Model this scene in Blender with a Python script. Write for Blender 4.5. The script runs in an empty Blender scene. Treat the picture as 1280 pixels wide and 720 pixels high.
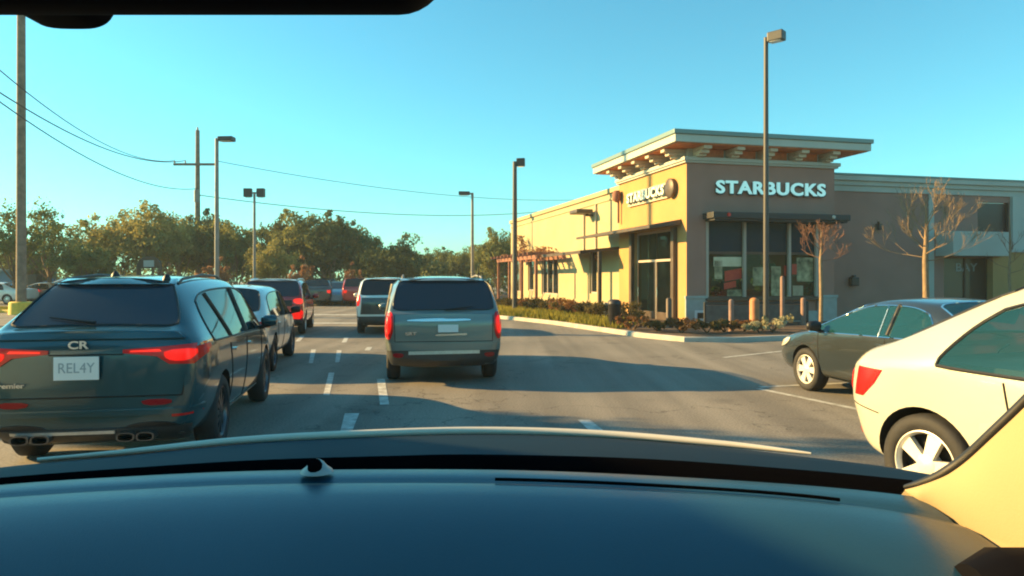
import bpy, bmesh, math, random
from mathutils import Vector, Matrix
from mathutils.bvhtree import BVHTree
R = math.radians
random.seed(7)
sc = bpy.context.scene
COL = sc.collection
# ------------------------------------------------------------------ camera
H, F, CX, HY = 1.70, 900.0, 640.0, 348.0          # eye height, focal length and horizon in the 1280 px picture
cam = bpy.data.cameras.new('camera'); co = bpy.data.objects.new('camera', cam); COL.objects.link(co)
co.location = (0, 0, H); co.rotation_euler = (R(90), 0, 0)
cam.sensor_width = 36; cam.lens = 36 * F / 1280; cam.shift_y = -(360 - HY) / 1280
cam.clip_start = 0.05; cam.clip_end = 3000
sc.camera = co
def G(px, py, z=0.0):                              # picture point -> point of the ground
    Z = F * (H - z) / (py - HY); return Vector(((px - CX) / F * Z, Z, z))
def P(px, Z): return ((px - CX) / F * Z, Z)
def HT(py, Z): return H + (HY - py) / F * Z

# ------------------------------------------------------------------ materials
def mat(name, col, rough=.6, metal=0., coat=0., var=0., vscale=3., bump=0., bscale=40., spec=.5, col2=None, emit=0., coords='Object', detail=6.):
    m = bpy.data.materials.new(name); m.use_nodes = True
    n, l = m.node_tree.nodes, m.node_tree.links
    b = n['Principled BSDF']
    b.inputs['Base Color'].default_value = (*col, 1); b.inputs['Roughness'].default_value = rough
    b.inputs['Metallic'].default_value = metal; b.inputs['Specular IOR Level'].default_value = spec
    if coat: b.inputs['Coat Weight'].default_value = coat; b.inputs['Coat Roughness'].default_value = .05
    if emit: b.inputs['Emission Color'].default_value = (*col, 1); b.inputs['Emission Strength'].default_value = emit
    if var or bump:
        tc = n.new('ShaderNodeTexCoord')
    if var:
        t = n.new('ShaderNodeTexNoise'); t.inputs['Scale'].default_value = vscale; t.inputs['Detail'].default_value = detail
        l.new(tc.outputs[coords], t.inputs['Vector'])
        r = n.new('ShaderNodeValToRGB'); r.color_ramp.elements[0].position = .3; r.color_ramp.elements[1].position = .7
        c2 = col2 or tuple(min(1, c * (1 + var)) for c in col); c1 = col if col2 else tuple(c * (1 - var) for c in col)
        r.color_ramp.elements[0].color = (*c1, 1); r.color_ramp.elements[1].color = (*c2, 1)
        l.new(t.outputs['Fac'], r.inputs['Fac']); l.new(r.outputs['Color'], b.inputs['Base Color'])
        mr = n.new('ShaderNodeMapRange'); mr.inputs['To Min'].default_value = max(.02, rough - .08 * (rough > .15)); mr.inputs['To Max'].default_value = min(1, rough + .08 * (rough > .15))
        l.new(t.outputs['Fac'], mr.inputs['Value']); l.new(mr.outputs['Result'], b.inputs['Roughness'])
    if bump:
        t2 = n.new('ShaderNodeTexNoise'); t2.inputs['Scale'].default_value = bscale; t2.inputs['Detail'].default_value = 4
        l.new(tc.outputs[coords], t2.inputs['Vector'])
        bp = n.new('ShaderNodeBump'); bp.inputs['Strength'].default_value = bump; bp.inputs['Distance'].default_value = .02
        l.new(t2.outputs['Fac'], bp.inputs['Height']); l.new(bp.outputs['Normal'], b.inputs['Normal'])
    return m
def leafmat(name, c1, c2, scale=.6):
    m = bpy.data.materials.new(name); m.use_nodes = True
    n, l = m.node_tree.nodes, m.node_tree.links; n.clear()
    out = n.new('ShaderNodeOutputMaterial'); tc = n.new('ShaderNodeTexCoord'); t = n.new('ShaderNodeTexNoise')
    t.inputs['Scale'].default_value = scale; t.inputs['Detail'].default_value = 8; l.new(tc.outputs['Object'], t.inputs['Vector'])
    r = n.new('ShaderNodeValToRGB'); r.color_ramp.elements[0].position = .36; r.color_ramp.elements[1].position = .64
    r.color_ramp.elements[0].color = (*c1, 1); r.color_ramp.elements[1].color = (*c2, 1); l.new(t.outputs['Fac'], r.inputs['Fac'])
    d = n.new('ShaderNodeBsdfDiffuse'); tr = n.new('ShaderNodeBsdfTranslucent'); mx = n.new('ShaderNodeMixShader'); mx.inputs[0].default_value = .42
    l.new(r.outputs['Color'], d.inputs['Color']); l.new(r.outputs['Color'], tr.inputs['Color'])
    l.new(d.outputs[0], mx.inputs[1]); l.new(tr.outputs[0], mx.inputs[2]); l.new(mx.outputs[0], out.inputs['Surface'])
    return m
def clearglass(name, tint, clear):
    m = bpy.data.materials.new(name); m.use_nodes = True
    n, l = m.node_tree.nodes, m.node_tree.links; b = n['Principled BSDF']
    b.inputs['Base Color'].default_value = (*tint, 1); b.inputs['Roughness'].default_value = .03; b.inputs['Specular IOR Level'].default_value = .8
    tr = n.new('ShaderNodeBsdfTransparent'); tr.inputs['Color'].default_value = (.75, .9, .88, 1)
    mx = n.new('ShaderNodeMixShader'); mx.inputs[0].default_value = clear
    l.new(b.outputs[0], mx.inputs[1]); l.new(tr.outputs[0], mx.inputs[2]); l.new(mx.outputs[0], n['Material Output'].inputs['Surface'])
    return m
M = {}
M['rubber'] = mat('rubber', (.018, .018, .02), .75, var=.3, vscale=12, bump=.15)
M['well'] = mat('wheel well', (.008, .008, .009), .9)
M['glass'] = mat('tinted glass', (.006, .010, .013), .04, spec=.75)
M['glass_purple'] = mat('privacy glass', (.028, .038, .056), .12, spec=.45)
M['trim'] = mat('black trim', (.012, .012, .013), .45)
M['chrome'] = mat('chrome', (.75, .75, .74), .16, metal=1)
M['dark_chrome'] = mat('dark chrome', (.16, .16, .165), .28, metal=.8)
M['alloy'] = mat('alloy', (.62, .61, .58), .32, metal=.7, var=.08, vscale=20)
M['dark_alloy'] = mat('dark alloy', (.10, .10, .11), .3, metal=.8)
M['white_alloy'] = mat('pale alloy', (.75, .72, .65), .4, metal=.2)
M['red_lens'] = mat('red lens', (.66, .010, .010), .2, coat=.25, spec=.4)
M['red_dark'] = mat('red reflector', (.30, .006, .012), .2)
def lamp_mat(name, col, s):
    m = mat(name, (col[0]*.8, col[1]*.8, col[2]*.8), .25, coat=.15, spec=.3)
    b = m.node_tree.nodes['Principled BSDF']; b.inputs['Emission Color'].default_value = (*col, 1); b.inputs['Emission Strength'].default_value = s
    return m
M['tail_lit'] = lamp_mat('lit tail lamp', (1, .010, .006), .26)
M['tail_hot'] = lamp_mat('bright tail lamp', (1, .03, .015), .34)
M['amber'] = lamp_mat('amber lamp', (.9, .25, .06), .25)
M['lens'] = mat('clear lens', (.55, .53, .47), .12, coat=.8)
M['plate'] = mat('plate white', (.70, .76, .76), .4)
M['plate_ink'] = mat('plate ink', (.30, .38, .42), .5)
def paint(name, c, rough=.28, metal=.3): return mat(name, c, rough, metal=metal, coat=1., var=.06, vscale=1.2)
M['paint_teal'] = paint('dark teal paint', (.026, .085, .105), .22, .45)
M['paint_silver'] = paint('silver paint', (.62, .64, .62), .3, .2)
M['paint_grey'] = paint('grey green paint', (.17, .20, .19), .3, .35)
M['paint_grey2'] = paint('charcoal paint', (.040, .050, .055), .25, .4)
M['paint_red'] = paint('dark red paint', (.38, .018, .02), .25, .2)
M['paint_white'] = paint('white paint', (.74, .74, .68), .25, .0)
M['paint_cream'] = paint('cream white paint', (.48, .48, .40), .26, .0)
M['paint_blue'] = paint('blue paint', (.07, .20, .30), .3, .1)
M['bumper_grey'] = mat('bumper plastic', (.035, .037, .038), .55, var=.1, vscale=8)
M['seat'] = mat('seat cloth', (.46, .46, .42), .85, var=.15, vscale=10)
M['asphalt'] = mat('asphalt', (.07, .068, .066), .85, var=.2)
M['white_mark'] = mat('road paint', (.26, .25, .23), .75, var=.3, vscale=7, coords='Object', col2=(.60, .62, .60), detail=10)
M['yellow_paint'] = mat('yellow paint', (.72, .50, .06), .6, var=.2, vscale=6)
M['concrete'] = mat('kerb concrete', (.40, .37, .32), .85, var=.18, vscale=2.5, bump=.15)
M['grass'] = leafmat('lawn', (.17, .16, .03), (.34, .29, .055), 1.2)
M['mulch'] = mat('mulch', (.09, .055, .035), .95, var=.4, vscale=9, bump=.6, bscale=25)
M['wood'] = mat('weathered pole wood', (.20, .15, .11), .85, var=.3, vscale=4, bump=.2)
M['pole'] = mat('painted steel pole', (.055, .050, .048), .5, var=.2, vscale=3)
M['pole_grey'] = mat('galvanised pole', (.20, .19, .17), .55, var=.2, vscale=3)
M['lamp_black'] = mat('lamp housing', (.02, .02, .022), .5)
M['bark'] = mat('bark', (.16, .105, .065), .9, var=.35, vscale=5, bump=.4)
M['bark_pale'] = mat('pale bark', (.25, .17, .10), .85, var=.3, vscale=6, bump=.3)
M['twig_red'] = mat('reddish twigs', (.20, .095, .06), .85, var=.3, vscale=4)
M['wire'] = mat('wire', (.03, .03, .03), .6)

# ------------------------------------------------------------------ mesh builder
class MB:
    def __init__(s): s.v = []; s.f = []; s.m = []
    def add(s, vs, fs, mi=0):
        o = len(s.v); s.v += [tuple(v) for v in vs]; s.f += [tuple(i + o for i in f) for f in fs]; s.m += [mi] * len(fs); return s
    def box(s, x0, y0, z0, x1, y1, z1, mi=0):
        v = [(x0,y0,z0),(x1,y0,z0),(x1,y1,z0),(x0,y1,z0),(x0,y0,z1),(x1,y0,z1),(x1,y1,z1),(x0,y1,z1)]
        return s.add(v, [(0,3,2,1),(4,5,6,7),(0,1,5,4),(1,2,6,5),(2,3,7,6),(3,0,4,7)], mi)
    def tube(s, pts, rad, n=8, mi=0, cap=True):
        pts = [Vector(p) for p in pts]; rad = rad if isinstance(rad, (list, tuple)) else [rad] * len(pts)
        vs, fs = [], []; up = None
        for i, p in enumerate(pts):
            d = (pts[min(i + 1, len(pts) - 1)] - pts[max(i - 1, 0)]).normalized()
            a = d.cross(Vector((0, 0, 1)) if abs(d.z) < .9 else Vector((1, 0, 0))).normalized()
            if up is not None:
                a = (up - d * up.dot(d)); a = a.normalized() if a.length > 1e-4 else d.orthogonal().normalized()
            up = a; b = d.cross(a)
            for k in range(n):
                t = 2 * math.pi * k / n; vs.append(p + (a * math.cos(t) + b * math.sin(t)) * rad[i])
        for i in range(len(pts) - 1):
            for k in range(n): fs.append((i*n + k, i*n + (k+1) % n, (i+1)*n + (k+1) % n, (i+1)*n + k))
        if cap: fs.append(tuple(range(n))[::-1]); fs.append(tuple(range((len(pts)-1)*n, len(pts)*n)))
        return s.add(vs, fs, mi)
    def lathe(s, prof, axis='x', n=32, c=(0, 0, 0), mi=0, closed=False):       # prof: (along, radius)
        vs, fs = [], []
        for a, r in prof:
            for k in range(n):
                t = 2 * math.pi * k / n; u, w = r * math.cos(t), r * math.sin(t)
                vs.append({'x': (a, u, w), 'y': (w, a, u), 'z': (u, w, a)}[axis])
        m = len(prof)
        for i in range(m if closed else m - 1):
            j = (i + 1) % m
            for k in range(n): fs.append((i*n + k, j*n + k, j*n + (k+1) % n, i*n + (k+1) % n))
        return s.add([Vector(v) + Vector(c) for v in vs], fs, mi)
    def prism(s, poly, z0, z1, mi=0):                                          # poly in xy
        n = len(poly); a = sum(poly[i][0]*poly[(i+1) % n][1] - poly[(i+1) % n][0]*poly[i][1] for i in range(n))
        if a < 0: poly = poly[::-1]
        v = [(x, y, z0) for x, y in poly] + [(x, y, z1) for x, y in poly]
        return s.add(v, [tuple(range(n))[::-1], tuple(range(n, 2*n))] + [(i, (i+1) % n, n + (i+1) % n, n + i) for i in range(n)], mi)
    def build(s, name, mats, parent=None, smooth=None, bevel=0, loc=None):
        me = bpy.data.meshes.new(name); me.from_pydata(s.v, [], s.f)
        if not isinstance(mats, (list, tuple)): mats = [mats]
        for m in mats: me.materials.append(m)
        if len(mats) > 1: me.polygons.foreach_set('material_index', s.m)
        if bevel:
            bm = bmesh.new(); bm.from_mesh(me)
            es = [e for e in bm.edges if len(e.link_faces) == 2 and e.calc_face_angle(0) > .5]
            bmesh.ops.bevel(bm, geom=es, offset=bevel, segments=2, profile=.6, affect='EDGES', clamp_overlap=True); bm.to_mesh(me); bm.free()
        if smooth is not None:
            me.polygons.foreach_set('use_smooth', [True] * len(me.polygons)); me.set_sharp_from_angle(angle=R(smooth))
        return link(name, me, parent, loc)
def link(name, me, parent=None, loc=None):
    o = bpy.data.objects.new(name, me); COL.objects.link(o)
    if parent: o.parent = parent
    if loc: o.location = loc
    return o
def tag(o, label=None, cat=None, group=None, kind=None):
    for k, v in (('label', label), ('category', cat), ('group', group), ('kind', kind)):
        if v: o[k] = v
    return o
def thing(name, label, cat, loc=(0, 0, 0), rz=0, group=None, s=1):
    o = bpy.data.objects.new(name, None); COL.objects.link(o); o.location = loc; o.rotation_euler.z = rz; o.scale = s if isinstance(s, tuple) else (s, s, s); o.empty_display_size = .2
    return tag(o, label, cat, group)
def copy_thing(o, loc=None, rz=None, label=None, scale=None):
    c = o.copy(); COL.objects.link(c)
    for ch in o.children:
        d = ch.copy(); COL.objects.link(d); d.parent = c
        for g in ch.children: e = g.copy(); COL.objects.link(e); e.parent = d
    if loc is not None: c.location = loc
    if rz is not None: c.rotation_euler.z = rz
    if scale is not None: c.scale = scale if isinstance(scale, tuple) else (scale,) * 3
    if label: c['label'] = label
    return c
def textmesh(name, body, size, extrude, m, parent=None, mtx=None, fat=0., spacing=1., width=None):
    cu = bpy.data.curves.new(name, 'FONT'); cu.body = body; cu.size = size; cu.extrude = extrude; cu.offset = fat; cu.space_character = spacing
    cu.align_x = 'CENTER'; cu.align_y = 'CENTER'; cu.resolution_u = 4
    t = bpy.data.objects.new('tmp', cu); COL.objects.link(t)
    dg = bpy.context.evaluated_depsgraph_get(); me = bpy.data.meshes.new_from_object(t.evaluated_get(dg)); bpy.data.objects.remove(t)
    if width:
        xs = [v.co.x for v in me.vertices]; k = width / (max(xs) - min(xs)); me.transform(Matrix.Diagonal((k, 1, 1, 1)))
    if mtx is not None: me.transform(mtx)
    me.materials.clear(); me.materials.append(m); me.name = name
    return link(name, me, parent)
def tube_obj(name, pts, r, m, parent=None, n=8): return MB().tube(pts, r, n).build(name, m, parent, 40)
def chaikin(poly, it=2):
    for _ in range(it):
        q = []
        for i in range(len(poly)):
            a, b = poly[i], poly[(i+1) % len(poly)]
            q += [(a[0]*.75 + b[0]*.25, a[1]*.75 + b[1]*.25), (a[0]*.25 + b[0]*.75, a[1]*.25 + b[1]*.75)]
        poly = q
    return poly

# ------------------------------------------------------------------ cars
def S(y, yu, zb, wb, zm, wm, zs, ws, zw, ww, zr, wr, zc):
    return [(0, y, zb), (wb*.75, y, zb), (wb, y, zb + .09), (wm, y, zm), (ws, y, zs), (ww, yu*.85 + y*.15, zw), (wr, yu, zr), (wr*.55, yu, zr*.25 + zc*.75), (0, yu, zc)]
SUV = dict(st=[
    S(-2.36, -2.31, .36, .74, .68, .87, 1.02, .85, 1.09, .80, 1.13, .74, 1.15),
    S(-2.20, -2.19, .25, .84, .68, .95, 1.06, .91, 1.14, .86, 1.18, .80, 1.21),
    S(-1.80, -1.66, .22, .87, .66, .965, 1.06, .93, 1.50, .78, 1.59, .69, 1.64),
    S(-1.00, -.95, .21, .88, .66, .96, 1.05, .94, 1.55, .78, 1.64, .69, 1.69),
    S(-.10, -.10, .21, .88, .66, .955, 1.03, .94, 1.56, .78, 1.645, .68, 1.695),
    S(.72, .48, .21, .88, .66, .955, 1.02, .93, 1.53, .75, 1.60, .66, 1.65),
    S(1.22, 1.20, .21, .88, .66, .955, 1.00, .92, 1.04, .87, 1.07, .80, 1.10),
    S(1.78, 1.78, .22, .86, .66, .95, .95, .89, .99, .82, 1.01, .72, 1.04),
    S(2.20, 2.20, .25, .78, .62, .89, .86, .80, .90, .74, .91, .62, .93),
    S(2.37, 2.37, .34, .62, .58, .72, .74, .66, .78, .6, .80, .5, .81)],
    rear=(1, 2), side=(2, 6), wind=(5, 6), axle=(-1.38, 1.44), R=.36, hw=.96, yB=-.10)
BOX = dict(st=[
    S(-2.36, -2.33, .40, .78, .70, .89, 1.00, .88, 1.09, .86, 1.13, .80, 1.14),
    S(-2.24, -2.24, .28, .86, .70, .94, 1.04, .92, 1.14, .89, 1.18, .84, 1.19),
    S(-1.98, -1.94, .25, .88, .68, .95, 1.05, .93, 1.58, .82, 1.66, .73, 1.71),
    S(-1.10, -1.08, .24, .88, .68, .95, 1.04, .93, 1.62, .82, 1.70, .73, 1.75),
    S(-.10, -.10, .24, .88, .68, .95, 1.03, .93, 1.62, .82, 1.70, .72, 1.75),
    S(.74, .55, .24, .88, .68, .95, 1.02, .92, 1.58, .78, 1.65, .68, 1.70),
    S(1.28, 1.24, .24, .88, .68, .95, 1.02, .92, 1.06, .87, 1.09, .80, 1.12),
    S(1.85, 1.85, .25, .86, .66, .94, .97, .89, 1.01, .82, 1.03, .72, 1.06),
    S(2.22, 2.22, .28, .80, .62, .90, .88, .82, .92, .76, .93, .64, .95),
    S(2.37, 2.37, .36, .66, .58, .76, .76, .70, .80, .64, .82, .54, .83)],
    rear=(1, 2), side=(2, 6), wind=(5, 6), axle=(-1.40, 1.46), R=.36, hw=.945, yB=-.10)
SEDAN = dict(st=[
    S(-2.34, -2.32, .40, .66, .66, .80, .88, .76, .95, .70, .98, .62, .99),
    S(-2.16, -2.16, .26, .80, .64, .89, .93, .84, 1.00, .77, 1.03, .66, 1.045),
    S(-1.62, -1.56, .20, .84, .62, .91, .955, .87, 1.03, .80, 1.06, .72, 1.08),
    S(-1.12, -.86, .19, .85, .62, .91, .95, .885, 1.32, .70, 1.38, .60, 1.42),
    S(-.45, -.40, .19, .85, .62, .91, .94, .89, 1.36, .71, 1.42, .61, 1.46),
    S(.10, .06, .19, .85, .62, .91, .93, .89, 1.35, .70, 1.41, .60, 1.45),
    S(.70, .42, .19, .85, .62, .91, .92, .88, 1.28, .68, 1.34, .58, 1.38),
    S(1.32, 1.28, .19, .85, .62, .91, .90, .87, .94, .82, .96, .74, .99),
    S(1.80, 1.80, .20, .83, .60, .90, .83, .84, .87, .77, .89, .67, .91),
    S(2.18, 2.18, .23, .74, .55, .84, .73, .76, .76, .69, .77, .58, .79),
    S(2.36, 2.36, .30, .58, .50, .66, .61, .60, .64, .54, .65, .44, .66)],
    rear=(2, 3), side=(3, 7), wind=(6, 7), axle=(-1.33, 1.40), R=.325, hw=.91, yB=-.20, quarter=(2, 3))

class Car:
    def __init__(s, name, label, cat, spec, body_mat, loc, rz, group=None, sub=2, scale=1, glass=None, rearglass=None, rim='alloy', spokes=10, mirror_mat=None, trim='trim', cut=True):
        s.root = thing(name, label, cat, (loc[0], loc[1], 0), rz, group, scale); s.spec = spec
        st = spec['st']; n = len(st); g0 = glass or M['glass']
        bm = bmesh.new(); cr = bm.edges.layers.float.new('crease_edge')
        VR = [[bm.verts.new(p) for p in ring] for ring in st]
        VL = [[VR[i][k] if k in (0, 8) else bm.verts.new((-p[0], p[1], p[2])) for k, p in enumerate(ring)] for i, ring in enumerate(st)]
        def mi(i, k):                                          # station strip i..i+1, ring strip k..k+1
            if k >= 6 and spec['rear'] == (i, i + 1): return 3
            if k >= 6 and spec['wind'] == (i, i + 1): return 2
            if k == 4 and spec['side'][0] <= i < spec['side'][1]: return 1
            return 0
        for i in range(n - 1):
            for k in range(8):
                for V, flip in ((VR, 0), (VL, 1)):
                    q = [V[i][k], V[i+1][k], V[i+1][k+1], V[i][k+1]]
                    f = bm.faces.new(q if flip else q[::-1]); f.material_index = mi(i, k); f.smooth = True
        for i, fl in ((0, 0), (n - 1, 1)):
            for k in range(8):
                q = [VL[i][k], VR[i][k], VR[i][k+1], VL[i][k+1]]
                q = [v for j, v in enumerate(q) if v not in q[:j]]
                f = bm.faces.new(q[::-1] if fl else q); f.smooth = True
        for e in bm.edges:
            ms = {f.material_index for f in e.link_faces}
            if len(ms) > 1: e[cr] = .75
        for V in (VR, VL):
            for i in range(n - 1):
                def ed(a, b, c):
                    e = bm.edges.get((a, b))
                    if e: e[cr] = max(e[cr], c)
                ed(V[i][4], V[i+1][4], .45); ed(V[i][2], V[i+1][2], .35); ed(V[i][6], V[i+1][6], .3)
            for k in range(8):
                e = bm.edges.get((V[0][k], V[0][k+1])); e[cr] = .35
                e = bm.edges.get((V[1][k], V[1][k+1])); e[cr] = max(e[cr], .25)
                e = bm.edges.get((V[-1][k], V[-1][k+1])); e[cr] = .3
        bmesh.ops.recalc_face_normals(bm, faces=bm.faces)
        me = bpy.data.meshes.new('body'); bm.to_mesh(me); bm.free()
        mats = [body_mat, g0, g0, rearglass or g0, M['well']]
        for m in mats: me.materials.append(m)
        tmp = bpy.data.objects.new('tmp', me); COL.objects.link(tmp)
        sm = tmp.modifiers.new('s', 'SUBSURF'); sm.levels = sm.render_levels = sub
        tools = []
        if cut:
            Rw = spec['R'] + .045; cb = MB()
            for ya in spec['axle']:
                for sx in (-1, 1):
                    x0, x1 = sorted((sx * (spec['hw'] - .30), sx * 1.3))
                    cb = MB(); nn = 40
                    vs = [(x, ya + Rw * math.cos(2*math.pi*k/nn), spec['R'] + Rw * math.sin(2*math.pi*k/nn)) for x in (x0, x1) for k in range(nn)]
                    cb.add(vs, [tuple(range(nn)), tuple(range(nn, 2*nn))[::-1]] + [(k, nn + k, nn + (k+1) % nn, (k+1) % nn) for k in range(nn)], 4)
                    t = cb.build('tool', [M['well']] * 5)
                    b2 = bmesh.new(); b2.from_mesh(t.data); bmesh.ops.recalc_face_normals(b2, faces=b2.faces); b2.to_mesh(t.data); b2.free()
                    bo = tmp.modifiers.new('b', 'BOOLEAN'); bo.operation = 'DIFFERENCE'; bo.object = t; bo.solver = 'EXACT'; tools.append(t)
        dg = bpy.context.evaluated_depsgraph_get()
        full = bpy.data.meshes.new_from_object(tmp.evaluated_get(dg))
        for t in tools + [tmp]: bpy.data.objects.remove(t)
        V = [v.co.copy() for v in full.vertices]; Fs = [tuple(p.vertices) for p in full.polygons]
        s.bvh = BVHTree.FromPolygons(V, Fs)
        groups = {}
        for p, f in zip(full.polygons, Fs):
            k = p.material_index; c = p.center
            key = ('body',) if k in (0, 4) else ('side_window', c.x > 0, c.y > spec['yB']) if k == 1 else ('windshield',) if k == 2 else ('rear_window',)
            groups.setdefault(key, []).append((f, k))
        s.parts = {}
        for key, fl in groups.items():
            ids = {}; fs = []; mi_ = []
            for f, k in fl:
                fs.append([ids.setdefault(i, len(ids)) for i in f]); mi_.append(1 if k == 4 else 0)
            m2 = bpy.data.meshes.new(key[0]); m2.from_pydata([V[i] for i in ids], [], fs)
            if key[0] == 'body': m2.materials.append(body_mat); m2.materials.append(M['well']); m2.polygons.foreach_set('material_index', mi_)
            else: m2.materials.append((rearglass or g0) if key[0] == 'rear_window' else g0)
            m2.polygons.foreach_set('use_smooth', [True] * len(fs)); m2.set_sharp_from_angle(angle=R(42))
            s.parts[key] = link(key[0], m2, s.root)
            if key[0] != 'body':
                cnt = {}
                for f, k in fl:
                    for a, b in zip(f, f[1:] + f[:1]): cnt[tuple(sorted((a, b)))] = cnt.get(tuple(sorted((a, b))), 0) + 1
                tm = MB()
                for (a, b), c_ in cnt.items():
                    if c_ == 1: tm.tube([V[a], V[b]], .011, 5)
                tm.build('window_trim', M[trim], s.parts[key], 60)
        # wheels
        Rw = spec['R']; W = .22
        for ya in spec['axle']:
            for sx in (-1, 1):
                xc = sx * (spec['hw'] - .135)
                t = MB().lathe([(-W*.42, Rw*.66), (-W*.5, Rw*.72), (-W*.5, Rw*.90), (-W*.38, Rw*.985), (0, Rw), (W*.38, Rw*.985), (W*.5, Rw*.90), (W*.5, Rw*.72), (W*.42, Rw*.66), (0, Rw*.62)], 'x', 40, closed=True)
                w = t.build('wheel', M['rubber'], s.root, 50, loc=(xc, ya, Rw))
                r = MB(); o = sx * W * .36
                r.lathe([(o + sx*.012, Rw*.68), (o + sx*.014, Rw*.64), (o - sx*.02, Rw*.60), (o - sx*.07, Rw*.59), (o - sx*.075, .0)], 'x', 40, mi=1)
                r.lathe([(o + sx*.016, Rw*.685), (o + sx*.02, Rw*.65), (o, Rw*.605), (o - sx*.03, Rw*.60)], 'x', 40)
                r.lathe([(o - sx*.06, .07), (o + sx*.008, .065), (o + sx*.015, .05), (o + sx*.018, .0)], 'x', 20)
                for k in range(spokes):
                    a = 2*math.pi*k/spokes; ca, sa = math.cos(a), math.sin(a); h = .024 if spokes > 6 else .042
                    pts = []
                    for rr, hh, xx in ((.05, h*.8, 0), (Rw*.63, h*1.25, -.012)):
                        for dx, e in ((-.03, -1), (-.03, 1), (.008, 1), (.008, -1)):
                            pts.append((o + sx*(xx + dx), ca*rr - sa*e*hh, sa*rr + ca*e*hh))
                    r.add(pts, [(0,1,2,3),(7,6,5,4),(0,4,5,1),(1,5,6,2),(2,6,7,3),(3,7,4,0)])
                r.build('rim', [M[rim], M['well']], w, 40)
        # door mirrors
        ym = st[spec['wind'][1]][4][1] - .33; zmr = st[spec['wind'][1]][4][2] + .11
        for sx in (-1, 1):
            q = MB().lathe([(-.10, .0), (-.095, .045), (-.05, .072), (.03, .075), (.08, .06), (.09, .0)], 'x', 14)
            q.v = [(v[0]*1.15, v[1]*.75, v[2]) for v in q.v]
            o = q.build('door_mirror', mirror_mat or body_mat, s.root, 60, loc=(sx * (spec['hw'] + .10), ym, zmr))
            MB().tube([(0, 0, -.05), (-sx*.20, .03, -.10)], [.025, .03], 8).build('mirror_arm', M['trim'], o, 50)
    def ray(s, a, b, face, off):
        d = {'rear': Vector((0, 1, 0)), 'front': Vector((0, -1, 0)), 'r': Vector((-1, 0, 0)), 'l': Vector((1, 0, 0)), 'top': Vector((0, 0, -1))}[face]
        o = {'rear': Vector((a, -5, b)), 'front': Vector((a, 5, b)), 'r': Vector((4, a, b)), 'l': Vector((-4, a, b)), 'top': Vector((a, b, 5))}[face]
        h = s.bvh.ray_cast(o, d)
        if h[0] is None: h = s.bvh.find_nearest(o + d * 4)
        p = h[0].copy(); return p - d * off, d
    def patch(s, name, poly, face, m, off=.008, th=.02, parent=None, grid=.05, rnd=0, flat=False, deep=.30):
        if rnd: poly = chaikin(poly, rnd)
        bm = bmesh.new(); f = bm.faces.new([bm.verts.new((a, b, 0)) for a, b in poly])
        for ax in (0, 1):
            lo, hi = min(p[ax] for p in poly), max(p[ax] for p in poly); k = math.floor(lo / grid) + 1
            while k * grid < hi:
                c = Vector((0, 0, 0)); c[ax] = k * grid; nn = Vector((0, 0, 0)); nn[ax] = 1
                bmesh.ops.bisect_plane(bm, geom=bm.verts[:] + bm.edges[:] + bm.faces[:], plane_co=c, plane_no=nn); k += 1
        if flat:
            ps = [s.ray(v.co.x, v.co.y, face, off) for v in bm.verts]; d = ps[0][1]
            mn = min(p.dot(d) for p, _ in ps)
            for v, (p, _) in zip(bm.verts, ps): v.co = p + d * (mn - p.dot(d))
        else:
            ps = [s.ray(v.co.x, v.co.y, face, off) for v in bm.verts]; d = ps[0][1]; mn = min(p.dot(d) for p, _ in ps)
            for v, (p, _) in zip(bm.verts, ps): v.co = p + d * min(0, mn + deep - p.dot(d))
        r = bmesh.ops.extrude_face_region(bm, geom=bm.faces[:])
        for v in [g for g in r['geom'] if isinstance(g, bmesh.types.BMVert)]: v.co += d * (th + off)
        bmesh.ops.recalc_face_normals(bm, faces=bm.faces)
        me = bpy.data.meshes.new(name); bm.to_mesh(me); bm.free(); me.materials.append(m)
        me.polygons.foreach_set('use_smooth', [True] * len(me.polygons)); me.set_sharp_from_angle(angle=R(40))
        return link(name, me, parent or s.root)
    def seam(s, name, lines, face, m=None, w=.006, off=.0015, parent=None, step=.05):
        b = MB()
        for pts in lines:
            P2 = []
            for (a0, b0), (a1, b1) in zip(pts, pts[1:]):
                k = max(1, int(math.hypot(a1-a0, b1-b0) / step))
                P2 += [s.ray(a0 + (a1-a0)*i/k, b0 + (b1-b0)*i/k, face, off)[0] for i in range(k)]
            P2.append(s.ray(*pts[-1], face, off)[0]); b.tube(P2, w, 6)
        return b.build(name, m or M['well'], parent or s.root, 60)
    def plate(s, x, z, y, word, w=.31, h=.16):
        o = MB().box(-w/2, -.006, -h/2, w/2, .006, h/2).build('licence_plate', M['plate'], s.root, bevel=.003, loc=(x, y, z))
        if word: textmesh('plate_number', word, h*.62, .001, M['plate_ink'], o, Matrix.Translation((0, -.0075, 0)) @ Matrix.Rotation(R(90), 4, 'X'), width=w*.8)
        return o
    def doors(s, lines_y, z0, z1):
        for f in ('l', 'r'):
            s.seam('door_seam', [[(y, z0), (y + .01, .6), (y + dy, z1)] for y, dy in lines_y] + [[(lines_y[0][0], z0), (lines_y[-1][0], z0)]], f)
    def handles(s, pts, m):
        for f in ('l', 'r'):
            for y, z in pts: s.patch('door_handle', [(y-.09, z-.015), (y+.09, z-.012), (y+.09, z+.015), (y-.09, z+.015)], f, m, .028, .02, rnd=1)

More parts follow.
